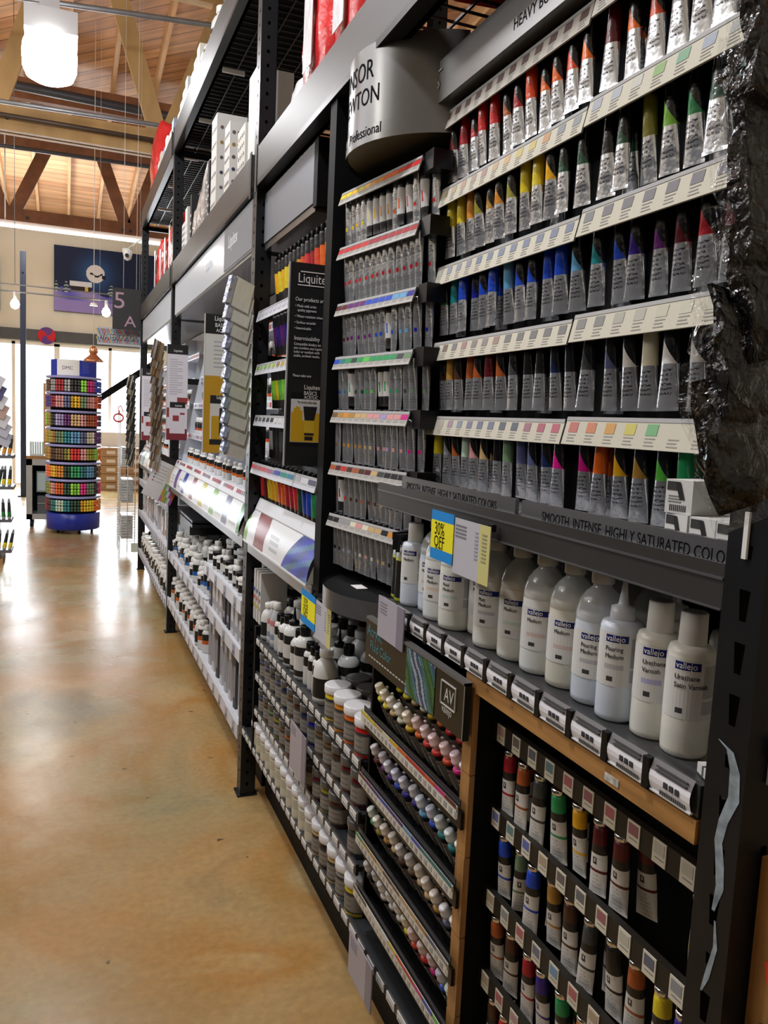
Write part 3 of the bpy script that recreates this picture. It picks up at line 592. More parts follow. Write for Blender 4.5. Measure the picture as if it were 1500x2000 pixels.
for bi, (a, b) in enumerate(BAYS):
    for z0, z1, nm in ((2.405, 2.545, 'middle'), (3.26, 3.41, 'top')):
        e = empty('shelf_beam', (0, 0, 0)); tag(e, 'long black steel beam at the %s level of the %s bay' % (nm, BN[bi]), 'shelf beam')
        build('beam_face', MB().box((PX-.008, a, z0+.018), (PX+.004, b, z1)), BEAM, e); build('beam_flange', MB().box((PX-.008, a, z0), (PX+.045, b, z0+.018)).box((PX+.03, a, z0), (PX+.045, b, z0+.05)), BLACK, e)
        build('end_bracket', MB().box((PX-.011, a, z0-.02), (PX-.008, a+.03, z1+.01)), BLACK, e); build('end_bracket', MB().box((PX-.011, b-.03, z0-.02), (PX-.008, b, z1+.01)), BLACK, e)
        r = build('rear_beam', MB().box((1.36, a, z0), (1.40, b, z1)), BLACK, e)
        w = MB(); zz = z0+.05; n = int((b-a)/.055)
        for i in range(n): w.box((PX+.03, a+(b-a)*(i+.5)/n-.0025, zz), (1.37, a+(b-a)*(i+.5)/n+.0025, zz+.005))
        for i in range(8): w.box((PX+.05+i*.09, a, zz-.006), (PX+.056+i*.09, b, zz))
        d = build('wire_deck', w, wiremat); tag(d, 'black wire deck at the %s level of the %s bay' % (nm, BN[bi]), 'wire deck')
        o = build('deck_board', MB().box((PX+.05 if nm == 'top' else .92, a, zz+.006), (1.36, b, zz+.016)), DARK); tag(o, 'black board lying on the %s wire deck of the %s bay' % (nm, BN[bi]), 'board')
    o = build('back_board', MB().box((1.04, a, .05), (1.06, b, 2.40)), DARK); tag(o, 'black back board behind the goods of the %s bay' % BN[bi], 'board')
    o = build('base_plinth', MB().box((.775, a, 0), (1.03, b, .20)), DARK); tag(o, 'recessed black plinth under the %s bay' % BN[bi], 'plinth')

def shelf(lab, y0, y1, z, mt, lip=.04, x0=PX, x1=1.03, tags=None, cat='shelf', lipmt=None, tilt=0):
    e = empty('shelf', (0, 0, 0)); tag(e, lab, cat)
    build('shelf_panel', MB().box((x0+.006, y0, z-.012), (x1, y1, z)), mt, e)
    build('front_lip', MB().box((x0, y0, z-lip), (x0+.008, y1, z+.008)), lipmt or mt, e)
    if tags:
        g = MB(); n = int((y1-y0)/tags[0])
        for i in range(n):
            yc = y0+(i+.5)*(y1-y0)/n; w = tags[0]*tags[1]/2
            g.box((x0-.003, yc-w, z-lip+.002), (x0-.0005, yc+w, z), 0, tags[2]); 
            for q in range(6): g.box((x0-.0036, yc-w*.8+q*w*.27, z-lip+.006), (x0-.003, yc-w*.8+q*w*.27+w*.12, z-lip*.55), 0, (.25, .25, .25))
        build('price_strip', g, PAINT, e)
    return e

# ---- nearest bay: medium shelf, display trays
sh1 = shelf('black shelf carrying the large white medium bottles', .665, 1.665, 1.15, mat('dark_shelf', (.05, .052, .055), .35, .2, noise=(8, .2)), .030, PX)
for i in range(12):   # price tags in the curved rail
    yc = .706+i*.0815; e = empty('price_tag', (PX, yc, 1.121)); w = .0345
    tag(e, 'barcode price tag on the bottle shelf edge, %s from the right' % NTH[i], 'price tag', 'price tags on the bottle shelf edge')
    g = MB(); seg = 6
    for k in range(seg):
        z0, z1 = .040*k/seg, .040*(k+1)/seg; xo = lambda z: -.003-.006*math.sin(PI*z/.040)+.05*z
        c = (.82, .82, .86) if k < 4 else (.20, .195, .20)
        g.quad([(xo(z0), w, z0), (xo(z0), -w, z0), (xo(z1), -w, z1), (xo(z1), w, z1)], 0, c)
    g.box((-.006, -w, -.0), (-.001, w, .002), 0, (.7, .7, .7))
    for q in range(12): g.box((-.0072, -w*.75+q*.0036, .003), (-.0050, -w*.75+q*.0036+.0018, .008), 0, (.15, .15, .15))
    for q in range(3): g.box((-.0092, -w*(.5-q*.28), .014), (-.0070, -w*(.5-q*.28)+.006, .021), 0, (.05, .05, .06))
    for q in range(2): g.box((-.0085+q*.001, -w*.8, .029+q*.005), (-.0060+q*.001, w*.7, .0305+q*.005), 0, (.08, .08, .08))
    build('card', g, PAINT, e)
    if i < 11: tag(build('tag_holder', MB().box((PX-.009, yc+.0352, 1.120), (PX-.0005, yc+.0462, 1.160)), BPLAST), 'black tag holder clip left of the %s price tag from the right' % NTH[i], 'clip', 'clips on the bottle shelf edge')
sh2 = shelf('dark upper shelf with silver front edge above the medium bottles', .665, 1.72, 1.405, DARK, .045, PX+.005, lipmt=BEAM)
build('edge_line', MB().box((PX+.003, .665, 1.395), (PX+.0055, 1.72, 1.398)).box((PX+.003, .665, 1.361), (PX+.0055, 1.72, 1.363)), GREY, sh2)
def tray(y0, y1, lab, txt, ty):
    e = empty('display_tray', (0, 0, 0)); tag(e, lab, 'display tray')
    build('tray_front', MB().box((.683, y0, 1.405), (.690, y1, 1.437)), GREY, e)
    g = MB().box((.690, y0, 1.407), (.86, y1, 1.410), 0, (.10, .10, .11))
    for i in range(26):
        x, y = rnd.uniform(.695, .78), rnd.uniform(y0+.01, y1-.01); g.box((x, y, 1.410), (x+rnd.uniform(.002, .008), y+rnd.uniform(.002, .01), 1.411), 0, rnd.choice([(.6, .6, .6), (.6, .1, .1), (.1, .2, .5), (.5, .5, .1), (.2, .2, .2)]))
    build('tray_floor', g, GLOSS, e)
    text(txt, .0215, basis((.6828, ty, 1.4115), *AISLE), e, INK, xs=.80, ext=.00012)
tray(.666, 1.105, 'right silver display tray lettered SMOOTH, INTENSE, HIGHLY SATURATED COLORS', 'SMOOTH, INTENSE, HIGHLY SATURATED COLORS', 1.045)
tray(1.125, 1.60, 'left silver display tray with saturated colors lettering', 'SMOOTH, INTENSE, HIGHLY SATURATED COLORS', 1.575)

# ---- swatch strips
def strip(parent, p0, p1, z, h, cols, tilt=.25, bgc=(.62, .59, .50), sw=.5, top=True, lines=3):
    """p0 left (far) end (x,y), p1 right (near) end; z top. printed label strip with colour swatches"""
    p0, p1 = Vector((*p0, z)), Vector((*p1, z)); U = (p1-p0); L = U.length; U.normalize(); Nn = Vector((0, 0, 1)).cross(U)*-1; Nn = U.cross(Vector((0, 0, 1)))
    if Nn.x > 0: Nn = -Nn
    V = (Vector((0, 0, -1))+Nn*tilt).normalized()
    nn = U.cross(V); nn = nn if nn.x < 0 else -nn
    P = lambda u, v, d=0.: tuple(p0+U*u+V*v+nn*d)
    g = MB()
    def plate(u0, u1, v0, v1, d, c): g.quad([P(u0, v1, d), P(u1, v1, d), P(u1, v0, d), P(u0, v0, d)], 0, c)
    A, B = P(0, 0, -.003), P(L, 0, -.003)
    g.quad([P(0, h, -.003), P(L, h, -.003), P(L, 0, -.003), P(0, 0, -.003)][::-1], 0, (.05, .05, .05)); plate(0, L, 0, h, 0, bgc)
    for a, b in (((0, 0), (L, 0)), ((L, 0), (L, h)), ((L, h), (0, h)), ((0, h), (0, 0))): g.quad([P(*a), P(*b), P(*b, -.003), P(*a, -.003)], 0, (.35, .35, .33))
    if top: plate(0, L, -.004, .0025, .0008, (.40, .40, .40))
    n = len(cols); pw = L/n
    for i, c in enumerate(cols):
        u = (i+.5)*pw; w = pw*sw/2
        if c is not None: plate(u-w, u+w, h*.12, h*.52, .0006, c)
        for q in range(lines): plate(u-w*.9, u+w*(.9-.3*(q % 2)), h*(.60+q*.12), h*(.64+q*.12), .0006, (.36, .34, .32))
    return build('swatch_strip', g, PAINT, parent)
pale = lambda c, k=.5: tuple(k*.5+(1-k)*q*1.3 for q in c)

# ---- tubes
def tube_mesh(nm, mt, L=.129, r=.0118, w=.0210, sh_=.010):
    g = MB(); n = 14; k0 = 0; rings = []
    prof = [(0, r*.45, r*.45), (-.004, r*.95, r*.95), (-.010, r, r), (-L*.35, r*1.12, r*.92), (-L*.65, r*1.12+(w-r)*.45, r*.62), (-L*.90, w*.97, r*.22), (-L*.96, w, r*.10), (-L, w*1.01, r*.08)]
    for z, a, b in prof:
        for i in range(n):
            t = 2*PI*i/n; g.v.append((math.cos(t)*b, math.sin(t)*a, z))
    for j in range(len(prof)-1):
        for i in range(n):
            i2 = (i+1) % n; g.face((j*n+i, j*n+i2, (j+1)*n+i2, (j+1)*n+i)[::-1], 0, (1, 1, 1), j < 6)
    g.face(tuple(range(n))); g.face(tuple((len(prof)-1)*n+i for i in range(n))[::-1])
    return g.mesh(nm, mt)
capm = MB().lathe([(.0085, 0), (.0095, .002), (.0095, .018), (.0085, .020)], 12).mesh('cap', BPLAST)
TB = {k: [tube_mesh('paint_tube', m_, **kw) for kw in ({}, dict(w=.0190, r=.0112))] for k, m_ in (('banner', T_BANNER), ('dot', T_DOT), ('whitelabel', T_WL), ('student', T_STU))}
TB['dot'] = [tube_mesh('paint_tube', T_DOT, w=.0165, r=.0105), tube_mesh('paint_tube', T_DOT, w=.015, r=.011)]
TB['whitelabel'] = [tube_mesh('paint_tube', T_WL, L=.115, w=.014, r=.0115)]
TB['student'] = [tube_mesh('paint_tube', T_STU, L=.15, w=.024, r=.014)]
def tube(kind, loc, rz, c, lab, grp, rx=0, cap=True, ry=0):
    ms = TB[kind]; o = put('paint_tube', rnd.choice(ms), None, loc, (rx, ry, rz), PAL[c] if isinstance(c, str) else c)
    tag(o, lab, 'paint tube', grp)
    if cap: put('cap', capm, o)
    return o
# W&N acrylic wall: two panels, five rows
ROWZ = [2.245, 2.078, 1.905, 1.735, 1.567]; RN = ['top', 'second', 'third', 'fourth', 'bottom']
R1 = ['maroon crimson crimson red red sienna crimson vermilion orange orange vermilion orange'.split(),
      'yellow yellow amber olive ochre amber olive yellow yellow gold dark_green dark_green'.split(),
      'green teal blue ultramarine blue blue sky blue blue blue blue sky'.split(),
      'brown ochre brown sienna sienna maroon sienna charcoal black black navy black'.split(),
      'yellow grey sienna mint pink tan black sage slate slate navy magenta'.split()]
R2c = ['maroon orange vermilion grey grey orange maroon orange red crimson'.split(), 'black dark_green olive lime green dark_green teal green teal green'.split(),
       'teal blue indigo purple maroon crimson maroon purple indigo maroon'.split(), 'charcoal slate white cream white white grey white white white'.split(),
       'magenta orange gold ochre bright_green green green dark_green green green'.split()]
XP = .80
wn = empty('tube_display', (0, 0, 0)); tag(wn, 'black wall display of foil acrylic paint tubes with cream swatch strips', 'display')
build('back_panel', MB().box((XP+.045, .665, 1.41), (XP+.055, 1.73, 2.36)), DARK, wn)
hd = MB().box((XP-.03, 1.165, 2.262), (XP+.05, 1.772, 2.352)).box((XP-.03, .665, 2.262), (XP+.05, 1.150, 2.352)); build('header', hd, SILVERPRINT, wn)
text('HEAVY BODY ACRYLIC', .030, basis((XP-.0303, 1.385, 2.283), *AISLE), wn, INK, xs=.85); text('HEAVY BODY ACRYLIC', .030, basis((XP-.0303, .95, 2.283), *AISLE), wn, INK, xs=.85)
lg = MB()
for a, b in (((1.755, 2.30), (1.735, 2.335)), ((1.735, 2.335), (1.70, 2.30)), ((1.70, 2.30), (1.735, 2.275)), ((1.735, 2.275), (1.755, 2.30)), ((1.745, 2.28), (1.72, 2.325)), ((1.74, 2.33), (1.69, 2.33))): lg.bar((XP-.032, a[0], a[1]), (XP-.032, b[0], b[1]), .001, .003)
build('emblem', lg, mat('pale_silver_ink', (.5, .5, .48), .4), wn)
SWC = [['crimson']*6+['red']*6, None, None, None, None]
pal_sw = {0: [(.10, .05, .05)]*12, 1: [(.55, .50, .3), (.5, .42, .28), (.5, .36, .3), (.42, .34, .3), (.42, .3, .28), (.55, .42, .3), (.6, .42, .25), (.6, .5, .22), (.6, .5, .22), (.55, .34, .2), (.3, .31, .34), (.3, .32, .34)],
          2: [(.42, .42, .38), (.30, .32, .38), (.30, .32, .38), (.3, .3, .36)]+[(.22, .25, .33)]*8, 3: [(.12, .12, .12), (.22, .17, .14), (.25, .23, .24), (.4, .26, .25), (.3, .26, .25), (.3, .26, .26), (.36, .25, .22)]+[(.2, .2, .2)]*5,
          4: [(.3, .2, .13), (.5, .45, .42), (.4, .3, .36), (.28, .32, .4), (.25, .24, .34), (.2, .22, .33), (.2, .22, .3), (.15, .17, .2), (.15, .17, .2), (.38, .2, .24), (.45, .16, .2), (.5, .16, .2)]}
pal_s2 = {0: [(.2, .05, .05)]*10, 1: [(.4, .42, .48), (.42, .45, .5), (.55, .55, .5), (.3, .45, .22), (.25, .42, .3), (.38, .42, .5)]+[(.4, .42, .4)]*4, 2: [(.24, .25, .26)]+[(.22, .21, .23)]*9, 3: [(.25, .25, .24), (.25, .25, .24), (.42, .41, .36), (.45, .44, .38), (.55, .54, .44), (.56, .55, .45)]+[(.56, .55, .45)]*4,
          4: [(.55, .2, .18), (.6, .25, .15), (.62, .35, .12), (.6, .55, .15), (.2, .45, .22), None, None, None, None, None]}
for ri, z in enumerate(ROWZ):
    bgc = (.46, .43, .38) if ri == 0 else (.60, .57, .47)
    strip(wn, (XP-.005, 1.715), (XP-.005, 1.165), z, .040, pal_sw[ri], bgc=bgc); strip(wn, (XP-.012, 1.148), (XP-.012, .667), z+.004, .043, pal_s2[ri], bgc=bgc)
    build('peg_rail', MB().box((XP+.0, .667, z-.012), (XP+.045, 1.715, z-.004)), BPLAST, wn)
    for pn, y0, y1, cs in (('left', 1.715, 1.165, R1[ri]), ('right', 1.148, .667, R2c[ri])):
        n = len(cs)
        for i, c in enumerate(cs):
            y = y0+(i+.5)*(y1-y0)/n
            tube('banner', (XP+.010+rnd.uniform(-.004, .004), y+rnd.uniform(-.003, .003), z-.020), rnd.uniform(-.12, .12)+.12, c,
                 'foil tube with %s flag, %s from left in %s row of %s panel' % (cname(c), NTH[i], RN[ri], pn), 'foil tubes on the acrylic wall display', rx=rnd.uniform(-.03, .03), ry=rnd.uniform(-.06, .02))
            if i % 4 == 1: tube('banner', (XP+.034, y+.012, z-.024), .2, c, 'rear foil tube with %s flag behind the %s tube of %s row, %s panel' % (cname(c), NTH[i], RN[ri], pn), 'foil tubes on the acrylic wall display', cap=False)
# curved designers display
dd = empty('curved_display', (0, 0, 0)); tag(dd, 'black curved tube display under the silver drum sign', 'display')
dx = lambda t: (.687+.060*t, 2.115-.39*t)
def arc(mb, c, r, a0, a1, z0, z1, n=24, col=(1, 1, 1), mi=0, cap=False):
    P = [(c[0]+r*math.cos(a0+(a1-a0)*i/n), c[1]+r*math.sin(a0+(a1-a0)*i/n)) for i in range(n+1)]
    k = len(mb.v); mb.v += [(*p, z0) for p in P]+[(*p, z1) for p in P]
    for i in range(n): mb.face((k+i, k+i+1, k+n+2+i, k+n+1+i), mi, col, True)
    if cap:
        for z in (z0, z1): k = len(mb.v); mb.v += [(*p, z) for p in P]; mb.face(tuple(range(k, k+n+1)), mi, col)
    return mb
build('base', arc(MB(), (.885, 1.90), .262, PI*.62, PI*1.42, 1.075, 1.120, cap=True), DARK, dd)
build('base_edge', arc(MB(), (.885, 1.90), .265, PI*.62, PI*1.42, 1.075, 1.125), GREY, dd)
tag(build('paper_scrap', MB().box((.70, 1.90, 1.121), (.73, 1.95, 1.122)), mat('white_paper', (.8, .8, .8), .6)), 'small white paper scrap on the curved display base', 'paper')
build('side_panel', MB().box((PX, 2.135, 1.06), (1.03, 2.19, 2.40)), DARK, dd); build('back_panel', MB().box((.86, 1.75, 1.12), (.87, 2.135, 2.2)), DARK, dd)
dr = MB(); arc(dr, (.89, 1.92), .245, PI*.55, PI*1.42, 2.235, 2.42); arc(dr, (.89, 1.92), .248, PI*.55, PI*1.42, 2.20, 2.238)
drum = build('drum_sign', dr, SILVERPRINT, dd); build('drum_underside', arc(MB(), (.89, 1.92), .243, PI*.55, PI*1.42, 2.208, 2.412, cap=True), mat('drum_inside', (.12, .11, .08), .5), dd)
def drumtext(s, size, a, z, xs=1., sp=1.): # starts at angle a, bends round the drum
    c = Vector((.89, 1.92)); R_ = .2484 if z < 2.23 else .2454
    M = basis((c.x+R_*math.cos(a), c.y+R_*math.sin(a), z), (-math.sin(a), math.cos(a), 0), (0, 0, 1)); return text(s, size, M, dd, INK, bend=R_, xs=xs, ext=.00012)
drumtext('WINSOR', .062, PI*.86, 2.345, .80); drumtext('& NEWTON', .056, PI*.83, 2.288, .80); drumtext('ACRYLIC   Professional', .034, PI*.80, 2.215, .85)
DZs = [2.150, 2.008, 1.860, 1.718, 1.575, 1.432, 1.290]; DN = ['top', 'second', 'third', 'fourth', 'fifth', 'sixth', 'lowest']
DC = [['yellow', 'yellow', 'gold', 'yellow', 'gold', 'amber', 'amber', 'orange', 'orange', 'vermilion', 'red', 'red'], ['red']*5+['crimson']*7, ['maroon', 'maroon', 'purple', 'purple', 'purple', 'blue', 'blue', 'blue', 'blue', 'sky', 'sky', 'ultramarine'],
      ['blue', 'teal', 'green', 'dark_green', 'green', 'bright_green', 'green', 'green', 'green', 'green', 'charcoal', 'sage'], ['bronze', 'ochre', 'amber', 'ochre', 'tan', 'tan', 'pink', 'pink', 'lilac', 'pink', 'pink', 'magenta'],
      ['sienna', 'maroon', 'red', 'brown', 'sienna', 'brown', 'maroon', 'tan', 'charcoal', 'black', 'black', 'black'], ['black', 'black', 'grey', 'grey', 'cream', 'pink', 'cream', 'tan', 'tan', 'black', 'amber', 'grey']]
for ri, z in enumerate(DZs):
    strip(dd, dx(0), dx(1), z, .032, [PAL[c] for c in DC[ri]], sw=.92, bgc=(.48, .47, .45), lines=2, tilt=.35)
    build('peg_rail', MB().quad([(dx(0)[0]+.01, dx(0)[1], z-.01), (dx(1)[0]+.01, dx(1)[1], z-.01), (dx(1)[0]+.08, dx(1)[1]+.03, z-.01), (dx(0)[0]+.08, dx(0)[1], z-.01)]), BPLAST, dd)
    for i in range(14):
        t = (i+.3)/13; x, y = dx(t); wl = rnd.random() < (.35 if ri in (0, 3) else .14)
        c = DC[ri][min(11, int(t*12))]
        if i == 13: x += .018; y += .008
        tube('whitelabel' if wl else 'dot', (x+.018+rnd.uniform(-.003, .003), y, z-.012), rnd.uniform(-.1, .1)+.2, c,
             '%s tube marked %s, %s from left in %s row of curved display' % ('white labelled black' if wl else 'slim foil', cname(c), NTH[i], DN[ri]), 'slim tubes on the curved display', ry=rnd.uniform(-.05, .02))
    build('corner_holder', MB().box((.752, 1.675, z-.035), (.80, 1.722, z+.008)), BPLAST, dd)
# white cartons on the tray
bx = MB().box((0, -.021, 0), (.06, .021, .0425), 0, (.72, .72, .70))
def cface(g, u0, u1, v0, v1, c): g.box((-.0006, u0, v0), (0, u1, v1), 0, c)
cface(bx, .002, .019, .029, .040, (.05, .05, .05)); 
for q in range(9): cface(bx, -.012+q*.003, -.0108+q*.003, .003, .011, (.05, .05, .05))
for q in range(3): cface(bx, -.004, .016, .014+q*.0035, .0155+q*.0035, (.25, .25, .25))
bx.quad([(-.0009, .006, .040), (-.0009, -.002, .040), (-.0009, -.010, .018), (-.0009, -.002, .018)], 0, (.03, .03, .03))
bxm = bx.mesh('carton', PAINT)
for i, (y, z) in enumerate(((.792, 1.411), (.747, 1.411), (.702, 1.411), (.791, 1.454))):
    tag(put('carton', bxm, None, (.716, y, z), (0, 0, .06*(i-1))), 'small white paint carton with barcode, %s' % ['leftmost of the lower three on the tray', 'middle of the lower three on the tray', 'rightmost beside the upright on the tray', 'stacked alone on top of the leftmost carton'][i], 'carton', 'white cartons on the tray')

# ---- medium bottles
def label_band(r, z0, z1, fn, nu=30, nv=22, a0=-PI*.75, a1=PI*.75):
    g = MB()
    for i in range(nu):
        for j in range(nv):
            A0, A1 = a0+(a1-a0)*i/nu, a0+(a1-a0)*(i+1)/nu; Z0_, Z1_ = z0+(z1-z0)*j/nv, z0+(z1-z0)*(j+1)/nv
            k = len(g.v); g.v += [(r*math.cos(A0), r*math.sin(A0), Z0_), (r*math.cos(A1), r*math.sin(A1), Z0_), (r*math.cos(A1), r*math.sin(A1), Z1_), (r*math.cos(A0), r*math.sin(A0), Z1_)]
            g.face((k, k+1, k+2, k+3), 0, fn((i+.5)/nu, (j+.5)/nv), True)
    return g
def medfn(accent):
    def fn(u, v):
        # u runs anticlockwise from above; logo panel u .30-.56 of the visible arc, small print to the right
        if .36 < u < .61 and .80 < v < .955: return (.01, .015, .14)
        if .37 < u < .58 and .30 < v < .42: return accent
        if .64 < u < .88 and (int(v*44) % 2) and v > .10 and v < .9: return (.42, .42, .42)
        if .40 < u < .46 and .07 < v < .16: return (.05, .05, .05)
        return (.66, .66, .64)
    return fn
def fluid_mesh(prof, fillz): return MB().lathe(prof, 22).mesh('bottle_body', FILL)
BIG = [(.030, 0), (.0355, .004), (.0365, .012), (.0365, .118), (.035, .138), (.030, .155), (.022, .167), (.0145, .174), (.0145, .180)]
bigfill = MB().lathe([(.030, 0), (.0355, .004), (.0362, .012), (.0362, .118), (.035, .132), (.0335, .140)], 24).mesh('fluid', FILL)
bigshell = MB().lathe([(.0358, .125), (.0365, .132), (.0350, .142), (.030, .157), (.022, .168), (.0145, .175), (.0145, .182)], 24).mesh('clear_shoulder', CLEARB)
bigcap = MB().lathe([(.0165, .180), (.0170, .182), (.0170, .205), (.0155, .207)], 20).mesh('cap', mat('grey_white_cap', (.55, .54, .50), .4))
SMP = [(.024, 0), (.0285, .004), (.029, .010), (.029, .132), (.0265, .140), (.017, .143)]
smfill = MB().lathe(SMP, 24).mesh('fluid', FILL)
smcap = MB().lathe([(.0165, .142), (.0175, .144), (.0165, .182), (.0150, .184)], 20).mesh('cap', mat('white_cap', (.74, .73, .70), .4))
noz = MB().lathe([(.017, .142), (.0175, .144), (.0165, .160), (.008, .163), (.0065, .168), (.003, .196), (.0015, .198)], 18).mesh('nozzle', mat('frosted_nozzle', (.62, .64, .68), .35))
acc = dict(pink=(.62, .48, .45), green=(.50, .60, .52), grey=(.45, .45, .47), violet=(.42, .42, .62), none=(.66, .66, .64), orange=(.66, .52, .42))
LBL = {}
def medium_bottle(x, y, z, size, fc, accent, words_, lab, face=-2.35, cap='cap', grp='medium bottles on the bottle shelf', detail=True):
    e = empty('medium_bottle', (x, y, z)); tag(e, lab, 'bottle', grp)
    big = size == 'big'; r = .0368 if big else .0293
    put('fluid', bigfill if big else smfill, e, color=fc)
    if big: put('clear_shoulder', bigshell, e)
    put(cap, (bigcap if big else (noz if cap == 'nozzle' else smcap)), e)
    key = (big, accent)
    if key not in LBL: LBL[key] = label_band(r, .042 if big else .052, .112 if big else .128, medfn(acc[accent])).mesh('label', PAINT)
    l = put('label', LBL[key], e, rot=(0, 0, face)); 
    if detail:
        z0, z1 = (.042, .112) if big else (.052, .128); H_ = z1-z0; R_ = r+.0005
        def tx(s, size_, a, zz, mt):
            M = basis((R_*math.cos(a), R_*math.sin(a), zz), (-math.sin(a), math.cos(a), 0), (0, 0, 1)); return text(s, size_, M, l, mt, bend=R_, xs=.9, ext=.0001)
        ST = -PI*.75+1.5*PI*.37
        tx('vallejo', .0115, ST+.04, z0+H_*.845, WINK)
        for q, s in enumerate(words_): tx(s, .0092, ST, z0+H_*(.66-.14*q), INK)
    return e
creamf, bluef, whitef, waxf = (.74, .73, .66), (.62, .68, .76), (.74, .76, .74), (.68, .66, .56)
Zs = 1.15
bots = [ # x,y,size,fluid,accent,words,label
 (.722, 1.598, 'small', bluef, 'none', ('Medium',), 'slim pale blue medium bottle right of the dark spray bottles'),
 (.746, 1.536, 'big', bluef, 'pink', ('Medium',), 'large pale blue medium bottle with red dot label near the spray bottles'),
 (.728, 1.470, 'big', whitef, 'orange', ('Fluid', 'Medium'), 'large medium bottle with orange label patch left of the sale sign'),
 (.728, 1.396, 'big', creamf, 'green', ('Fluid', 'Medium'), 'large medium bottle with green label patch under the sale sign'),
 (.765, 1.340, 'big', creamf, 'none', ('Medium',), 'large cream medium bottle standing behind the price list card'),
 (.735, 1.262, 'big', creamf, 'grey', ('Matt', 'Medium'), 'large medium bottle with grey label bar below the price list card'),
 (.742, 1.184, 'big', creamf, 'green', ('Medium',), 'large cream medium bottle with green patch right of the price list card'),
 (.742, 1.108, 'big', whitef, 'pink', ('Medium',), 'large white medium bottle with pink patch in the middle of the shelf'),
 (.745, 1.034, 'big', waxf, 'pink', ('Medium',), 'large beige medium bottle left of the pouring medium bottles'),
 (.742, .960, 'big', bluef, 'grey', ('Pouring', 'Medium'), 'large pale blue pouring medium bottle with screw cap'),
]
for b in bots: medium_bottle(b[0], b[1], Zs, *b[2:])
medium_bottle(.728, .893, Zs, 'small', bluef, 'grey', ('Pouring', 'Medium'), 'pale blue pouring medium bottle with pointed nozzle', cap='nozzle')
medium_bottle(.736, .826, Zs, 'small', creamf, 'violet', ('Urethane', 'Varnish'), 'cream varnish bottle with violet label patch right of the nozzle bottle')
medium_bottle(.735, .765, Zs, 'small', creamf, 'none', ('Urethane', 'Satin Varnish'), 'cream urethane varnish bottle at the front beside the white flat tube')
medium_bottle(.838, .800, Zs, 'small', creamf, 'none', ('Urethane', 'Varnish'), 'cream urethane varnish bottle in the second row beside the upright')
n = 0
for i in range(11):
    if i in (9, 10): continue
    medium_bottle(.835, 1.58-i*.079, Zs, 'big', (creamf, whitef, waxf)[i % 3], 'none', ('Medium',), 'large medium bottle in the second row, %s from the left' % NTH[n], detail=False); n += 1
medium_bottle(.815, .885, Zs, 'small', creamf, 'grey', ('Medium',), 'second row nozzle bottle in shade behind the varnish bottles', cap='nozzle', detail=False)
medium_bottle(.90, .74, Zs, 'small', creamf, 'grey', ('Medium',), 'third row white capped bottle in deep shade near the upright', detail=False)
spb = MB().lathe([(.018, 0, (.5, .5, .05)), (.022, .004, (.5, .55, .05)), (.022, .010, (.02, .02, .02)), (.022, .09, (.02, .02, .02)), (.022, .095, (.5, .55, .05)), (.022, .10, (.4, .42, .4)), (.02, .115, (.3, .3, .3)), (.010, .125, (.02, .02, .02))], 16).mesh('body', GLOSS)
spt = MB().lathe([(.010, .12), (.011, .138)], 10).box((-.03, -.006, .138), (.012, .006, .155)).box((-.03, -.004, .115), (-.024, .004, .14)).mesh('spray_head', BPLAST)
for i, (x, y) in enumerate(((.722, 1.668), (.715, 1.632), (.765, 1.66))):
    e = empty('spray_bottle', (x, y, Zs), (0, 0, .4)); tag(e, 'dark spray bottle with yellow rim, %s of the three at the shelf end' % ('left', 'right', 'rear')[i], 'spray bottle', 'dark spray bottles')
    put('body', spb, e); put('spray_head', spt, e)
ft_ = MB(); ft_.box((-.03, -.02, 0), (.03, .02, .012), 0, (.7, .7, .68)).quad([(-.03, .02, .006), (-.03, -.02, .006), (-.05, -.024, .003), (-.05, .024, .003)], 0, (.85, .85, .85)).box((.012, -.0205, -.0005), (.016, .0205, .0125), 0, (.1, .1, .1))
tag(build('flat_tube', ft_, GLOSS, loc=(.715, .675, 1.152), rot=(0, 0, 1.2)), 'flat white tube lying on the shelf beside the upright', 'paint tube')
o = build('shelf_divider', MB().box((.684, .667, 1.152), (.686, .76, 1.195)), CLEARP); tag(o, 'clear plastic divider fence in front of the last varnish bottle', 'divider')

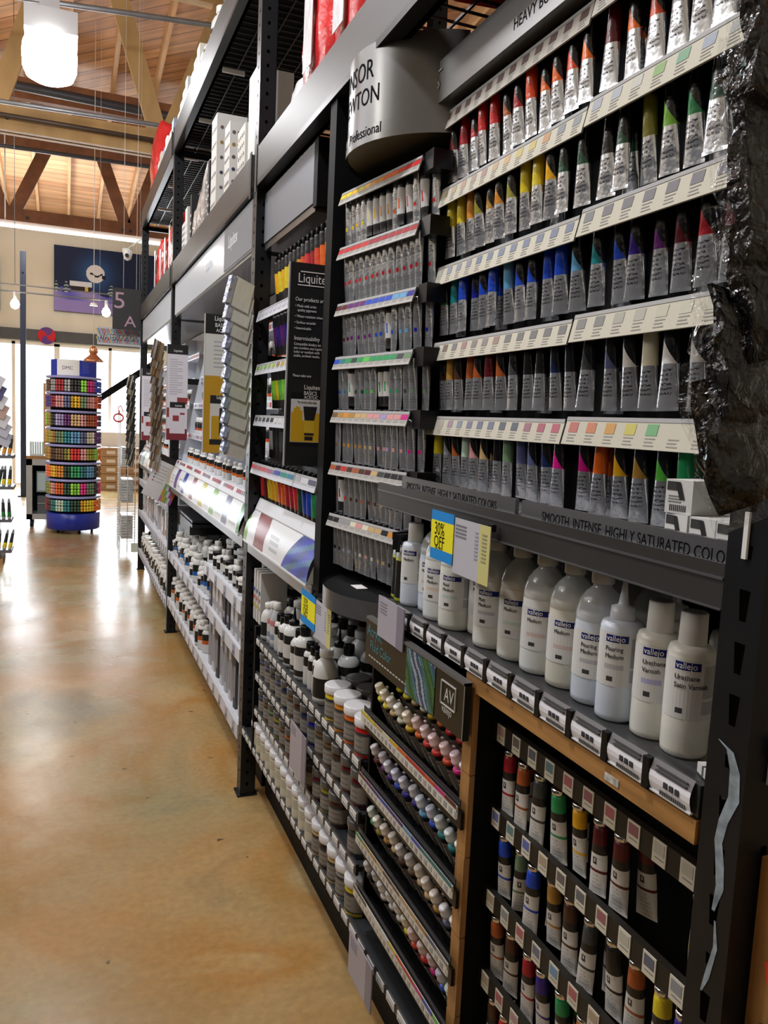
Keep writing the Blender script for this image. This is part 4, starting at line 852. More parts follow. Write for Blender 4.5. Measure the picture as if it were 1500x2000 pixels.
# ---- sale signs and cards
def sale(y0, y1, z0, z1, pct, y2, lab, lab2, fs):
    e = empty('sale_sign', (0, 0, 0)); tag(e, lab, 'sign'); x = PX-.014; H_ = z1-z0
    build('card', MB().box((x, y0, z0), (x+.001, y1, z0+H_*.22), 0, (.01, .25, .68)).box((x, y0, z0+H_*.22), (x+.001, y1, z0+H_*.80), 0, (.85, .78, .02)).box((x, y0, z0+H_*.80), (x+.001, y1, z1), 0, (.01, .25, .68)), PAINT, e)
    yl = y1-(y1-y0)*.16
    text(pct, H_*.37, basis((x-.0003, yl, z0+H_*.515), *AISLE), e, INK, xs=.74); text('OFF', H_*.32, basis((x-.0003, yl, z0+H_*.275), *AISLE), e, INK, xs=.86)
    text('LIST PRICES', H_*.07, basis((x-.0003, yl-.006, z0+H_*.225), *AISLE), e, INK)
    e = empty('price_list_card', (0, 0, 0)); tag(e, lab2, 'card'); g = MB().box((x+.002, y2, z0-.012), (x+.003, y0+.003, z1-.004), 0, (.50, .50, .56)); g.box((x+.0014, y2, z0-.012), (x+.002, y2+(y0-y2)*.27, z1-.004), 0, (.60, .56, .22))
    for q in range(8):
        zz = z1-.018-q*H_*.07
        if q < 4: g.box((x+.0012, y0-(y0-y2)*.35, zz), (x+.0016, y0-.006, zz+.003), 0, (.2, .2, .22))
        g.box((x+.0008, y2+(y0-y2)*.08, zz-.004), (x+.0013, y2+(y0-y2)*.2, zz-.001), 0, (.3, .3, .2)); g.box((x+.0012, y2+(y0-y2)*.32, zz-.004), (x+.0016, y2+(y0-y2)*.40, zz-.001), 0, (.35, .35, .4))
    build('sheet', g, PAINT, e); build('clip', MB().box((x+.003, y2, z1-.012), (x+.012, y2+.012, z1)), BPLAST, e)
sale(1.288, 1.382, 1.297, 1.390, '30%', 1.155, 'blue and yellow 30 percent off sign below the silver tray', 'white and yellow price list hanging in front of the medium bottles', .036)
sale(2.115, 2.255, .952, 1.052, '35%', 1.975, 'blue and yellow 35 percent off sign under the curved display', 'white and yellow price list hanging above the white bottles', .042)
def card(y0, y1, z0, z1, lab, x=PX-.024):
    g = MB().box((x, y0, z0), (x+.002, y1, z1), 0, (.40, .39, .46)).box((x-.0006, y0, z0), (x, y0+(y1-y0)*.25, z1), 0, (.22, .21, .28))
    for q in range(4): g.box((x-.0008, y1-(y1-y0)*.35, z1-.014-q*.007), (x, y1-.012, z1-.011-q*.007), 0, (.2, .2, .25))
    e = build('price_card', g, GLOSS); tag(e, lab, 'card'); return e
card(1.468, 1.612, 1.082, 1.172, 'grey price card hanging left of the bottle shelf price tags')
card(2.12, 2.29, .485, .635, 'grey price card hanging in front of the jar shelves'); card(1.545, 1.70, .215, .325, 'grey price card hanging at the lowest black shelf edge')

# ---- wooden case with casein tubes
wc = empty('wooden_display_case', (0, 0, 0)); tag(wc, 'oak display case with black peg rails of casein tubes', 'display case')
build('top_panel', MB().box((PX-.002, .665, 1.088), (.98, 1.228, 1.116)), OAKH, wc)
sd = MB(); 
for k in range(5):
    zt = 1.088-.155*k; sd.box((PX-.002+.001*(k % 2), 1.196, zt-.153), (.98, 1.228+.001*(k % 2), zt))
build('side_panel', sd, OAK, wc); build('back_panel', MB().box((.86, .665, .10), (.87, 1.196, 1.088)), DARK, wc)
build('sticker', MB().box((PX-.0035, .80, 1.094), (PX-.0015, .828, 1.104)), mat('torn_sticker', (.6, .58, .52), .7, noise=(90, .6)), wc)
CZ = [1.017, .861, .706, .550]; CASW = [['pink', 'brown', 'navy', 'teal', 'red', 'crimson', 'red', 'crimson', 'cream', 'cream'], ['blue', 'teal', 'blue', 'tan', 'brown', 'charcoal', 'crimson', 'cream', 'navy', 'grey'], ['tan', 'grey', 'red', 'slate', 'sky', 'red', 'tan', 'grey', 'white', 'grey'], ['tan', 'red', 'pink', 'gold', 'red', 'green', 'blue', 'brown', 'grey', 'tan']]
CAT = [['crimson', 'sienna', 'charcoal', 'green', 'gold', 'maroon', 'maroon', None, None, 'yellow'], ['blue', 'sage', 'blue', 'ochre', 'brown', 'charcoal', 'black', 'sienna', 'yellow', 'indigo'], ['sienna', 'brown', 'crimson', 'indigo', 'green', 'sienna', 'crimson', 'blue', 'green', 'maroon'], ['brown', 'red', 'gold', 'ochre', 'navy', 'green', 'yellow', 'blue', 'sage', 'red']]
RAILM = mat('dark_peg_rail', (.012, .010, .007), .5)
cst = tube_mesh('casein_tube', T_CAS, L=.116, r=.0118, w=.0175); cst2 = tube_mesh('casein_tube', T_CAS, L=.108, r=.0112, w=.0155)
csc = MB().lathe([(.0112, -.001), (.0118, .0), (.0118, .006), (.010, .008)], 14).mesh('foil_collar', CHROME)
for ri, z in enumerate(CZ):
    build('peg_rail', MB().box((.712, .667, z-.017), (.724, 1.194, z+.017)), RAILM, wc)
    for i in range(10):
        y = 1.168-i*.0505; c = PAL[CASW[ri][i]]
        cd = MB().box((.7105, y-.0125, z-.0155), (.712, y+.0125, z+.0165), 0, (.62, .58, .46)).box((.7100, y-.0095, z-.002), (.7106, y+.0095, z+.0135), 0, tuple(.5*q+.12 for q in c)).box((.7100, y-.009, z-.008), (.7106, y+.007, z-.0068), 0, (.2, .2, .2))
        tag(build('swatch_card', cd, PAINT), '%s colour swatch card, %s from the left on the %s rail of the oak case' % (cname(CASW[ri][i]), NTH[i], RN[ri] if ri < 3 else 'fourth'), 'card', 'swatch cards in the oak case')
        tc_ = CAT[ri][i]
        if tc_:
            for bk in ((0, 1) if (i+ri) % 3 == 0 else (0,)):
                o = put('casein_tube', rnd.choice((cst, cst2)), None, (.727+bk*.03+rnd.uniform(-.003, .006), y-.008+rnd.uniform(-.004, .004)-bk*.012, z-.033), (rnd.uniform(-.04, .04), rnd.uniform(-.08, .03), rnd.choice((.1, .25, .3, .9 if i % 4 == 1 else .2))), PAL[tc_])
                tag(o, 'casein tube with %s band, %s from left%s, %s rail, oak case' % (cname(tc_), NTH[i], ' behind' if bk else '', RN[ri] if ri < 3 else 'fourth'), 'paint tube', 'casein tubes in the oak case'); put('foil_collar', csc, o)

# ---- fluid acrylic rack
fr = empty('paint_rack', (0, 0, 0)); tag(fr, 'black stepped rack of fluid acrylic bottles with brush stroke header', 'rack')
XF = .650
build('side_panel', MB().box((XF+.03, 1.195, .34), (.95, 1.205, 1.10)), DARK, fr); build('side_panel', MB().box((XF+.03, 1.706, .34), (.95, 1.716, 1.0)), DARK, fr)
hb = MB().box((XF, 1.195, 1.0), (XF+.012, 1.69, 1.105), 0, (.020, .018, .013)).box((XF-.001, 1.195, 1.10), (XF+.014, 1.69, 1.106), 0, (.12, .12, .12)).box((XF-.001, 1.195, 1.0), (XF+.001, 1.199, 1.105), 0, (.14, .14, .13))
for i in range(40):
    for j in range(26):
        u, v = (i+.5)/40, (j+.5)/26; s_ = math.sin((u+v*.55)*8+math.sin(v*4+u*2)*.5-1.2); t_ = math.sin((u+v*.5)*34+math.sin(v*9))
        c = ((.04, .14, .03) if t_ > 0 else (.02, .07, .03)) if s_ > .55 else (((.03, .13, .14) if t_ > -.4 else (.09, .2, .22)) if s_ > -.2 else ((.30, .36, .38) if t_ > .25 else (.03, .06, .13)))
        ya, yb = 1.452-.137*i/40, 1.452-.137*(i+1)/40; za, zb = 1.003+.096*j/26, 1.003+.096*(j+1)/26
        hb.quad([(XF-.0012, ya, za), (XF-.0012, yb, za), (XF-.0012, yb, zb), (XF-.0012, ya, zb)], 0, c)
build('header_board', hb, GLOSS, fr)
AVI = mat('pale_grey_ink', (.55, .55, .52), .5); TEAL = mat('teal_ink', (.06, .22, .25), .5)
text('AV', .036, basis((XF-.0004, 1.275, 1.049), *AISLE), fr, AVI, xs=.82); text('vallejo', .022, basis((XF-.0004, 1.282, 1.026), *AISLE), fr, AVI, xs=.72)
fm = MB()
for a, b in (((1.286, 1.041), (1.228, 1.041)), ((1.228, 1.041), (1.228, 1.084)), ((1.228, 1.084), (1.286, 1.084)), ((1.286, 1.084), (1.286, 1.041))): fm.bar((XF-.0014, *a), (XF-.0014, *b), .0015, .0025)
build('logo_frame', fm, AVI, fr)
text('Acrylic', .036, basis((XF-.0004, 1.68, 1.066), *AISLE), fr, TEAL, xs=.9); text('Fluid Color', .030, basis((XF-.0004, 1.66, 1.036), *AISLE), fr, TEAL, xs=.9); tl = MB()
for q in range(14): tl.box((XF-.0004, 1.655-q*.016, 1.0175-.002*(q % 2)*0), (XF-.0001, 1.655-q*.016+.011, 1.0205), 0)
build('small_print', tl, AVI, fr)
FZ = [.863, .712, .560, .425]
FC = [['yellow', 'yellow', 'tan', 'cream', 'gold', 'orange', 'red', 'red', 'vermilion', 'magenta', 'maroon'], ['maroon', 'purple', 'indigo', 'blue', 'ultramarine', 'indigo', 'sky', 'blue', 'teal', 'teal', 'teal'],
      ['green', 'olive', 'ochre', 'tan', 'brown', 'bronze', 'tan', 'tan', 'ochre', 'slate', 'grey'], ['black', 'charcoal', 'white', 'white', 'white', 'yellow', 'vermilion', 'red', 'magenta', 'blue', 'bright_green']]
FB = MB().lathe([(.012, 0, (.2, .2, .2)), (.0155, .003, (.2, .2, .2)), (.016, .008, (.38, .34, .27)), (.016, .068, (.40, .36, .29)), (.016, .070, (.02, .02, .02)), (.0150, .078, (.02, .02, .02)), (.010, .082, (.02, .02, .02))], 18)
for q in range(10): FB.box((-.0165, -.007, .018+q*.004), (-.0158, .006, .0195+q*.004), 0, (.2, .17, .13))
FB.box((-.0166, -.005, .060), (-.0158, .003, .064), 0, (.3, .03, .03))
fbm = FB.mesh('fluid_bottle', GLOSS)
frg = MB().lathe([(.0140, .079), (.0162, .080), (.0162, .087), (.0125, .090)], 18).mesh('colour_ring', OBJG)
capg = MB().lathe([(.0098, .088), (.0100, .098), (.0126, .1005), (.0126, .1065), (.0108, .108), (.0108, .118), (.0100, .1205), (.006, .1215)], 18).box((.008, -.004, .100), (.018, .004, .104)).mesh('cap', mat('frosted_cap', objc=True, rough=.28, coat=.3))
fn_ = ['top', 'second', 'third', 'lowest']
for ri, z in enumerate(FZ):
    build('tray', MB().box((XF+.012, 1.206, z-.035), (XF+.018, 1.705, z-.002)).box((XF+.018, 1.206, z-.035), (XF+.20, 1.705, z-.030)), BPLAST, fr)
    g = MB(); L = .497
    g.box((XF+.002, 1.207, z-.014), (XF+.006, 1.704, z+.010), 0, (.64, .62, .54))
    for i in range(22):
        y = 1.69-i*L/22; g.box((XF+.0012, y-.016, z-.010), (XF+.002, y-.004, z+.001), 0, rnd.choice([(.35, .35, .35), (.45, .44, .4), (.3, .3, .32)]))
    for i in range(11): g.box((XF+.0012, 1.704-(i+1)*L/11+.001, z+.006), (XF+.002, 1.704-i*L/11-.001, z+.0135), 0, tuple(min(.6, q*.8+.01) for q in PAL[FC[ri][i]]))
    g.box((XF+.009, 1.207, z+.008), (XF+.011, 1.704, z+.022), 0, (.03, .03, .035))
    build('price_strip', g, GLOSS, fr)
    for dep in ((0, 1) if ri < 2 else (0,)):
        for i in range(11):
            c = PAL[FC[ri][i]]; y = 1.682-i*.0448
            o = put('fluid_bottle', fbm, None, (.736+dep*.05+rnd.uniform(-.002, .002), y, z-.028+dep*.02), (rnd.uniform(-.03, .03), -.50+rnd.uniform(-.03, .03), .0))
            tag(o, 'bottle with %s ring, %s from left in %s%s row, stepped rack' % (cname(FC[ri][i]), NTH[i], fn_[ri], ' rear' if dep else ''), 'paint bottle', 'fluid acrylic bottles')
            put('colour_ring', frg, o, color=tuple(min(.85, q*1.3+.02) for q in c)); put('cap', capg, o, color=tuple(.28*min(.9, q*1.3)+.66 for q in c))

# ---- black jar shelves
JZ = [.727, .591, .455, .297]; JN = ['upper', 'second', 'third', 'lowest']
DSH = mat('dark_shelf2', (.045, .05, .055), .35, .2, noise=(8, .2))
for i, z in enumerate(JZ): shelf('black %s jar shelf with price strip left of the stepped rack' % JN[i], 1.74 if i < 3 else .70, 2.885 if i < 3 else 3.09, z, DSH, .022, PX, tags=(.062, .72, (.72, .72, .70)))
tag(build('end_panel', MB().box((PX-.004, 2.885, .27), (.98, 2.905, .77)), DARK), 'black side panel at the left end of the jar shelves', 'panel')
jb = MB().lathe([(.026, 0), (.030, .003), (.031, .008), (.031, .066), (.029, .071), (.027, .074)], 20)
jl = label_band(.0314, .012, .060, lambda u, v: (.05, .05, .05) if (v > .84 or v < .10) else ((.16, .15, .14) if (int(v*30) % 3 == 0 and .3 < u < .75) else (.27, .25, .22)), 18, 14, PI*.52, PI*1.48)
jlid = MB().lathe([(.0325, .071), (.0335, .073), (.0335, .090), (.0315, .092)], 24)
JB, JL = jb.mesh('paint_jar', OBJG), jl.mesh('label', PAINT)
jl2 = label_band(.0314, .012, .060, lambda u, v: (.40, .39, .30) if (int(v*30) % 4 == 0 and .3 < u < .75) else (.62, .60, .48), 18, 14, PI*.52, PI*1.48).mesh('label', PAINT)
LIDW, LIDG = jlid.mesh('lid', mat('white_lid', (.80, .80, .82), .3, noise=(20, .03))), jlid.mesh('lid', mat('clear_grey_lid', (.10, .095, .09), .2))
def jar(x, y, z, c, lid, lab, grp, sc=1., light=False):
    o = put('paint_jar', JB, None, (x, y, z), (0, 0, rnd.uniform(-.3, .3)+.25), PAL[c] if isinstance(c, str) else c); o.scale = (sc,)*3
    tag(o, lab, 'jar', grp); put('label', jl2 if light else JL, o); put('lid', lid, o)
    return o
A_ = ['red', 'orange', 'amber', 'yellow']
for i, c in enumerate(A_): jar(.702, 1.775+i*.082, JZ[0], c, LIDW, 'white lidded %s jar, %s from the right on the upper jar shelf' % (c, NTH[i]), 'jars on the black shelves', 1.12)
for i in range(4): jar(.778, 1.80+i*.088, JZ[0], 'charcoal', LIDG, 'grey lidded jar in the rear of the upper jar shelf, %s from the right' % NTH[i], 'jars on the black shelves', 1.12)
B_ = 'maroon maroon brown bronze bronze ultramarine navy brown bronze navy slate charcoal slate slate'.split()
for i, c in enumerate(B_): jar(.702, 1.79+i*.078, JZ[1], c, LIDG, 'dark lidded %s jar, %s from the right on second jar shelf' % (cname(c), NTH[i]), 'jars on the black shelves', 1.08)
C_ = 'charcoal bronze brown olive maroon bronze red bronze sienna bronze olive sage bronze slate'.split()
for i, c in enumerate(C_):
    if i == 1: continue
    jar(.702, 1.80+i*.078, JZ[2], c, LIDG, 'dark lidded %s jar, %s from the right on third jar shelf' % (cname(c), NTH[i]), 'jars on the black shelves', 1.05)
D_ = 'yellow grey tan black tan white white cream white cream cream cream cream cream cream cream'.split()
for i, c in enumerate(D_): jar(.702, 1.80+i*.0735, JZ[3], c if c != 'cream' else (.62, .60, .45), LIDW, 'white lidded %s jar, %s from the right on lowest jar shelf' % (cname(c), NTH[i]), 'jars on the black shelves', 1.10, light=c in ('cream', 'white'))
for i in range(14): jar(.778, 1.82+i*.078, JZ[3], 'cream', LIDW, 'white lidded jar in the rear of the lowest jar shelf, %s from the right' % NTH[i], 'jars on the black shelves', 1.1, light=True)
for i in range(12): jar(.778, 1.83+i*.078, JZ[1], 'charcoal', LIDG, 'dark jar in the rear of the second jar shelf, %s from the right' % NTH[i], 'jars on the black shelves', 1.05)
# bottles with black and white labels on the upper jar shelf
def bottle_protos():
    P = {}
    wb_ = (.66, .66, .64); k = (.02, .02, .02); wl = (.60, .60, .58)
    P['gesso'] = MB().lathe([(.024, 0, wb_), (.028, .003, wb_), (.029, .012, k), (.029, .028, wl), (.029, .066, wl), (.029, .067, k), (.029, .090, k), (.029, .091, wb_), (.028, .100, wb_), (.020, .113, wb_), (.012, .117, wb_)], 20)
    P['slim'] = MB().lathe([(.018, 0, wb_), (.021, .003, wb_), (.0215, .012, wl), (.0215, .062, wl), (.0215, .063, k), (.0215, .092, k), (.0215, .093, wb_), (.019, .104, wb_), (.010, .110, wb_)], 18)
    P['jug'] = MB().lathe([(.030, 0, wb_), (.036, .004, wb_), (.0365, .02, k), (.0365, .075, k), (.0365, .076, wb_), (.034, .100, wb_), (.025, .118, wb_), (.017, .125, wb_), (.017, .132, wb_)], 20)
    og = (.55, .12, .02); P['orange'] = MB().lathe([(.022, 0, wb_), (.026, .003, wb_), (.0265, .01, wb_), (.0265, .045, wb_), (.0265, .046, og), (.0265, .064, og), (.0265, .065, k), (.0265, .095, k), (.0265, .096, wb_), (.022, .108, wb_), (.012, .113, wb_)], 18)
    bl = (.02, .12, .42); P['blue'] = MB().lathe([(.022, 0, wb_), (.026, .003, wb_), (.0265, .01, wb_), (.0265, .035, wb_), (.0265, .036, bl), (.0265, .054, bl), (.0265, .055, k), (.0265, .085, k), (.0265, .086, wb_), (.022, .108, wb_), (.012, .113, wb_)], 18)
    P['clear'] = MB().lathe([(.022, 0, (.4, .4, .4)), (.025, .003, (.5, .5, .5)), (.025, .02, (.6, .6, .6)), (.025, .03, (.25, .3, .4)), (.025, .05, (.6, .6, .6)), (.025, .08, (.5, .2, .2)), (.025, .1, (.45, .46, .47)), (.015, .13, (.4, .4, .4)), (.009, .14, (.5, .5, .5))], 18)
    P['tub'] = MB().lathe([(.035, 0, wb_), (.038, .004, wb_), (.038, .02, k), (.038, .06, k), (.038, .061, wb_), (.036, .08, wb_)], 20)
    P['tiny'] = MB().lathe([(.014, 0, wb_), (.016, .002, wb_), (.016, .018, (.55, .08, .03)), (.016, .028, (.55, .08, .03)), (.016, .029, k), (.016, .052, k), (.013, .06, wb_), (.009, .062, wb_)], 12)
    return {a: b.mesh('bottle', GLOSS) for a, b in P.items()}
BP = bottle_protos()
CP = dict(flip=MB().lathe([(.013, 0), (.0145, .002), (.0145, .026), (.013, .028)], 16).mesh('cap', BPLAST), noz=MB().lathe([(.013, 0), (.0145, .002), (.0145, .012), (.007, .016), (.005, .022), (.0025, .050)], 14).mesh('nozzle', BPLAST),
          white=MB().lathe([(.013, 0), (.015, .002), (.014, .024), (.012, .026)], 16).mesh('cap', WPLAST), jugcap=MB().lathe([(.018, 0), (.020, .002), (.020, .020), (.018, .022)], 16).mesh('cap', WPLAST), lid=MB().lathe([(.039, 0), (.040, .002), (.040, .018), (.038, .020)], 20).mesh('lid', BPLAST), lidw=MB().lathe([(.039, 0), (.040, .002), (.040, .018), (.038, .020)], 20).mesh('lid', WPLAST),
          tinycap=MB().lathe([(.010, 0), (.011, .002), (.009, .022)], 12).mesh('cap', WPLAST))
BT = dict(gesso=.116, slim=.109, jug=.131, orange=.112, blue=.112, clear=.138, tub=.079, tiny=.061)
def bottle(kind, cap, x, y, z, lab, grp, sc=1., nm='bottle'):
    o = put(nm, BP[kind], None, (x, y, z), (0, 0, rnd.uniform(0, 6))); o.scale = (sc,)*3; tag(o, lab, 'bottle', grp); put('nozzle' if cap == 'noz' else ('lid' if 'lid' in cap else 'cap'), CP[cap], o, loc=(0, 0, BT[kind])); return o
ks = [('jug', 'jugcap', 1.05), ('slim', 'flip', 1), ('slim', 'flip', 1), ('slim', 'flip', 1), ('gesso', 'flip', 1.2), ('gesso', 'flip', 1.0), ('gesso', 'noz', 1.2), ('gesso', 'flip', 1.1), ('slim', 'flip', 1), ('slim', 'flip', 1), ('clear', 'white', 1), ('clear', 'white', .95), ('jug', 'jugcap', .9)]
y = 2.125
for i, (k_, c_, s_) in enumerate(ks):
    r_ = {'jug': .037, 'slim': .022, 'gesso': .029, 'clear': .025}[k_]*s_; y += r_
    bottle(k_, c_, .712, y, JZ[0], 'bottle with %s, front of upper jar shelf, %s from the right' % ({'flip': 'black flip cap', 'noz': 'black nozzle', 'white': 'white cap', 'jugcap': 'wide white cap'}[c_], NTH[i]), 'bottles on the upper jar shelf', s_); y += r_+.004
for dep in range(3):
    y = 2.13+dep*.02
    for i in range(8):
        k_, c_ = (('gesso', 'flip'), ('gesso', 'noz'), ('jug', 'jugcap'), ('gesso', 'flip'))[(i+dep) % 4]; y += .045
        bottle(k_, c_, .785+dep*.08, y, JZ[0], 'white bottle %s from right in %s rear row, upper jar shelf' % (NTH[i], NTH[dep]), 'bottles on the upper jar shelf', 1.15); y += .045
tag(build('book_stack', MB().box((.90, 2.55, .93), (1.02, 3.05, .97), 0, (.4, .03, .03)).box((.90, 2.5, .97), (1.02, 3.0, 1.0), 0, (.45, .42, .3)).box((.9, 2.52, .88), (1.02, 3.05, .93), 0, (.4, .4, .4)), PAINT), 'flat red and white boxes in the shade behind the bottles', 'boxes')
tag(build('black_jar', MB().lathe([(.03, 0, (.02, .02, .02)), (.035, .004, (.03, .03, .03)), (.035, .03, (.03, .03, .03)), (.035, .031, (.45, .45, .42)), (.035, .09, (.45, .45, .42)), (.035, .091, (.02, .02, .02)), (.033, .12, (.02, .02, .02))], 18), GLOSS, loc=(.85, 3.02, .727+.125)), 'dark jar with pale label behind the left bottles', 'jar')
for i in range(3):
    g = MB().box((-.004, 0, 0), (.10, .03, .20), 0, (.62, .62, .60)); 
    for q, c in enumerate(((.5, .4, .05), (.5, .08, .06), (.05, .06, .3))): g.rod((-.005, .015, .06+q*.03), (-.003, .015, .06+q*.03), .009, 10, 0, c)
    tag(build('paint_set_box', g, PAINT, loc=(.70, 2.95+i*.045, JZ[0]+.03)), 'white upright box with three colour dots, %s from the right beside the rack upright' % NTH[i], 'box', 'upright set boxes')

# ---- lower middle shelf under the banner of all bays (swirl panels)
def swirl(y0, y1, bi, cards):
    shelf('long dark shelf with bright edge carrying the swirl banner in the %s bay' % BN[bi], y0, y1, 1.06, DSH, .04, PX, lipmt=GREY)
    e = empty('banner_panel', (0, 0, 0)); tag(e, 'white sloping banner with coloured paint swirls in the %s bay' % BN[bi], 'banner')
    n = int((y1-y0)/.005); g = MB(); m_ = 20
    cl = [(.02, .06, .40), (.05, .25, .08), (.50, .45, .03), (.10, .04, .25), (.18, .18, .30), (.25, .05, .06), (.55, .40, .18), (.2, .4, .1)]
    for i in range(n):
        for j in range(m_):
            u = (i+.5)/n*(y1-y0); v = (j+.5)/m_; w = (u+.07*math.sin(v*2.2+1)+(.0 if bi else 0))/cards; k = int(w); f = w-k
            c = (.78, .80, .83)
            if bi == 0:
                if u < .34: c = (.02+.05*(math.sin(v*14+u*30) > .4), .05+.12*(math.sin(v*14+u*30) > .4), .35+.1*math.sin(u*50+v*9)) if u < .30-.10*v else c
                elif u > .56 and f < .6: c = cl[(k*2+1) % 8]
            elif f < .36: c = cl[(k*3+bi) % 8]
            if .45 < f < .85 and j in (4, 5, 8, 9, 11, 12) and (bi or .34 < u < .54): c = (.5, .52, .55)
            ya, yb = y0+(y1-y0)*i/n, y0+(y1-y0)*(i+1)/n; f0, f1 = j/m_, (j+1)/m_; X = lambda f: .652+.045*f-.012*math.sin(PI*f); Zz = lambda f: 1.072+.115*f
            k4 = len(g.v); g.v += [(X(f0), yb, Zz(f0)), (X(f0), ya, Zz(f0)), (X(f1), ya, Zz(f1)), (X(f1), yb, Zz(f1))]; g.face((k4, k4+1, k4+2, k4+3), 0, c, True)
    for yy in (y0, y1): g.quad([(.652, yy, 1.072), (.697, yy, 1.187), (.72, yy, 1.187), (.72, yy, 1.072)], 0, (.6, .6, .58))
    g.box((.650, y0, 1.066), (.658, y1, 1.073), 0, (.7, .72, .75))
    build('printed_panel', g, GLOSS, e)
    t = MB().box((.697, y0, 1.188), (.72, y1, 1.192), 0, (.6, .62, .66)); t.quad([(.697, y1, 1.192), (.697, y0, 1.192), (.715, y0, 1.235), (.715, y1, 1.235)], 0, (.72, .74, .78))
    if bi:
        for i in range(int((y1-y0)/.035)): 
            yy = y0+.1+i*.035
            if yy < y1-.05 and i % 9 < 7: t.quad([(.704, yy+.018, 1.215), (.704, yy, 1.215), (.711, yy, 1.232), (.711, yy+.018, 1.232)], 0, (.55, .08, .10) if i % 14 > 3 else (.3, .32, .36))
    build('price_strip', t, PAINT, e)
swirl(2.20, 3.09, 0, .30); swirl(3.19, 5.60, 1, .34); swirl(5.80, 8.0, 2, .34)

# ---- student tube section of the nearest bay
st = empty('tube_display', (0, 0, 0)); tag(st, 'black display of coloured student acrylic tubes left of the blade sign', 'display')
SZ = [1.945, 1.745, 1.553, 1.372]; XS = .685
SC = [['red', 'red', 'vermilion', 'orange', 'orange', 'vermilion', 'crimson', 'red', 'vermilion', 'amber', 'gold', 'yellow', 'yellow', 'gold', 'yellow', 'gold'],
      ['blue']*6+['ultramarine', 'blue', 'ultramarine', 'slate', 'slate', 'purple', 'indigo', 'purple', 'indigo', 'purple'], ['cream', 'cream', 'amber', 'amber', 'ochre', 'amber', 'lime', 'lime', 'yellow', 'lime', 'yellow', 'bright_green', 'lime', 'bright_green', 'yellow', 'lime'],
      ['white', 'grey', 'white', 'grey', 'charcoal', 'black', 'black', 'charcoal', 'white', 'grey', 'black', 'white', 'charcoal', 'black', 'black', 'grey'], ['white', 'teal', 'green', 'blue', 'blue', 'dark_green', 'red', 'crimson', 'crimson', 'orange', 'vermilion', 'gold', 'gold', 'yellow', 'maroon', 'red']]
STZ = [2.135, 1.935, 1.735, 1.545, 1.365]
for ri, z in enumerate(STZ):
    for i, c in enumerate(SC[ri]):
        y = 2.25+i*.053
        tube('student', (.745 if ri < 4 else .715, y, z), .25+rnd.uniform(-.1, .1), c, 'black and %s tube, %s from right in %s row beside blade sign' % (cname(c), NTH[i], ['top', 'second', 'third', 'fourth', 'lowest'][ri]), 'student acrylic tubes', ry=rnd.uniform(-.08, 0) if ri < 4 else -.06)
swcol = [None, [(.5, .52, .6)]*10, [(.2, .35, .08), (.3, .45, .1), (.2, .4, .15), (.3, .4, .1), (.35, .45, .1), (.3, .2, .1), (.5, .35, .05), (.6, .4, .1), (.4, .3, .1), (.3, .3, .1)], [(.06, .06, .06)]*5+[(.6, .6, .6)]*3+[(.6, .3, .15)]*2, None]
for i, z in enumerate(SZ[:3]): strip(st, (XS, 3.08), (XS, 2.46), z, .038, (swcol[i+1]), sw=.7, bgc=(.60, .62, .68), lines=1)
strip(st, (XS-.005, 3.085), (XS-.005, 2.66), SZ[3], .040, [(.5, .05, .06), (.45, .08, .08), (.5, .05, .06), (.3, .1, .2), (.15, .15, .3)], sw=.95, bgc=(.60, .62, .68), lines=1)
strip(st, (XS-.02, 2.66), (XS-.01, 2.20), SZ[3]+.006, .040, [(.05, .08, .35), (.03, .25, .2), (.05, .2, .3), (.4, .4, .42), (.6, .6, .62), (.1, .1, .15)], sw=.95, bgc=(.60, .62, .68), lines=1)
build('header_box', MB().box((.70, 2.44, 2.205), (.98, 3.09, 2.385)), mat('grey_header', (.17, .18, .21), .45, .1), st)
build('header_underside', MB().box((.705, 2.43, 2.18), (1.0, 3.09, 2.204)), SILVERPRINT, st); build('header_end', MB().box((.70, 2.40, 2.19), (.98, 2.438, 2.39)), DARK, st)

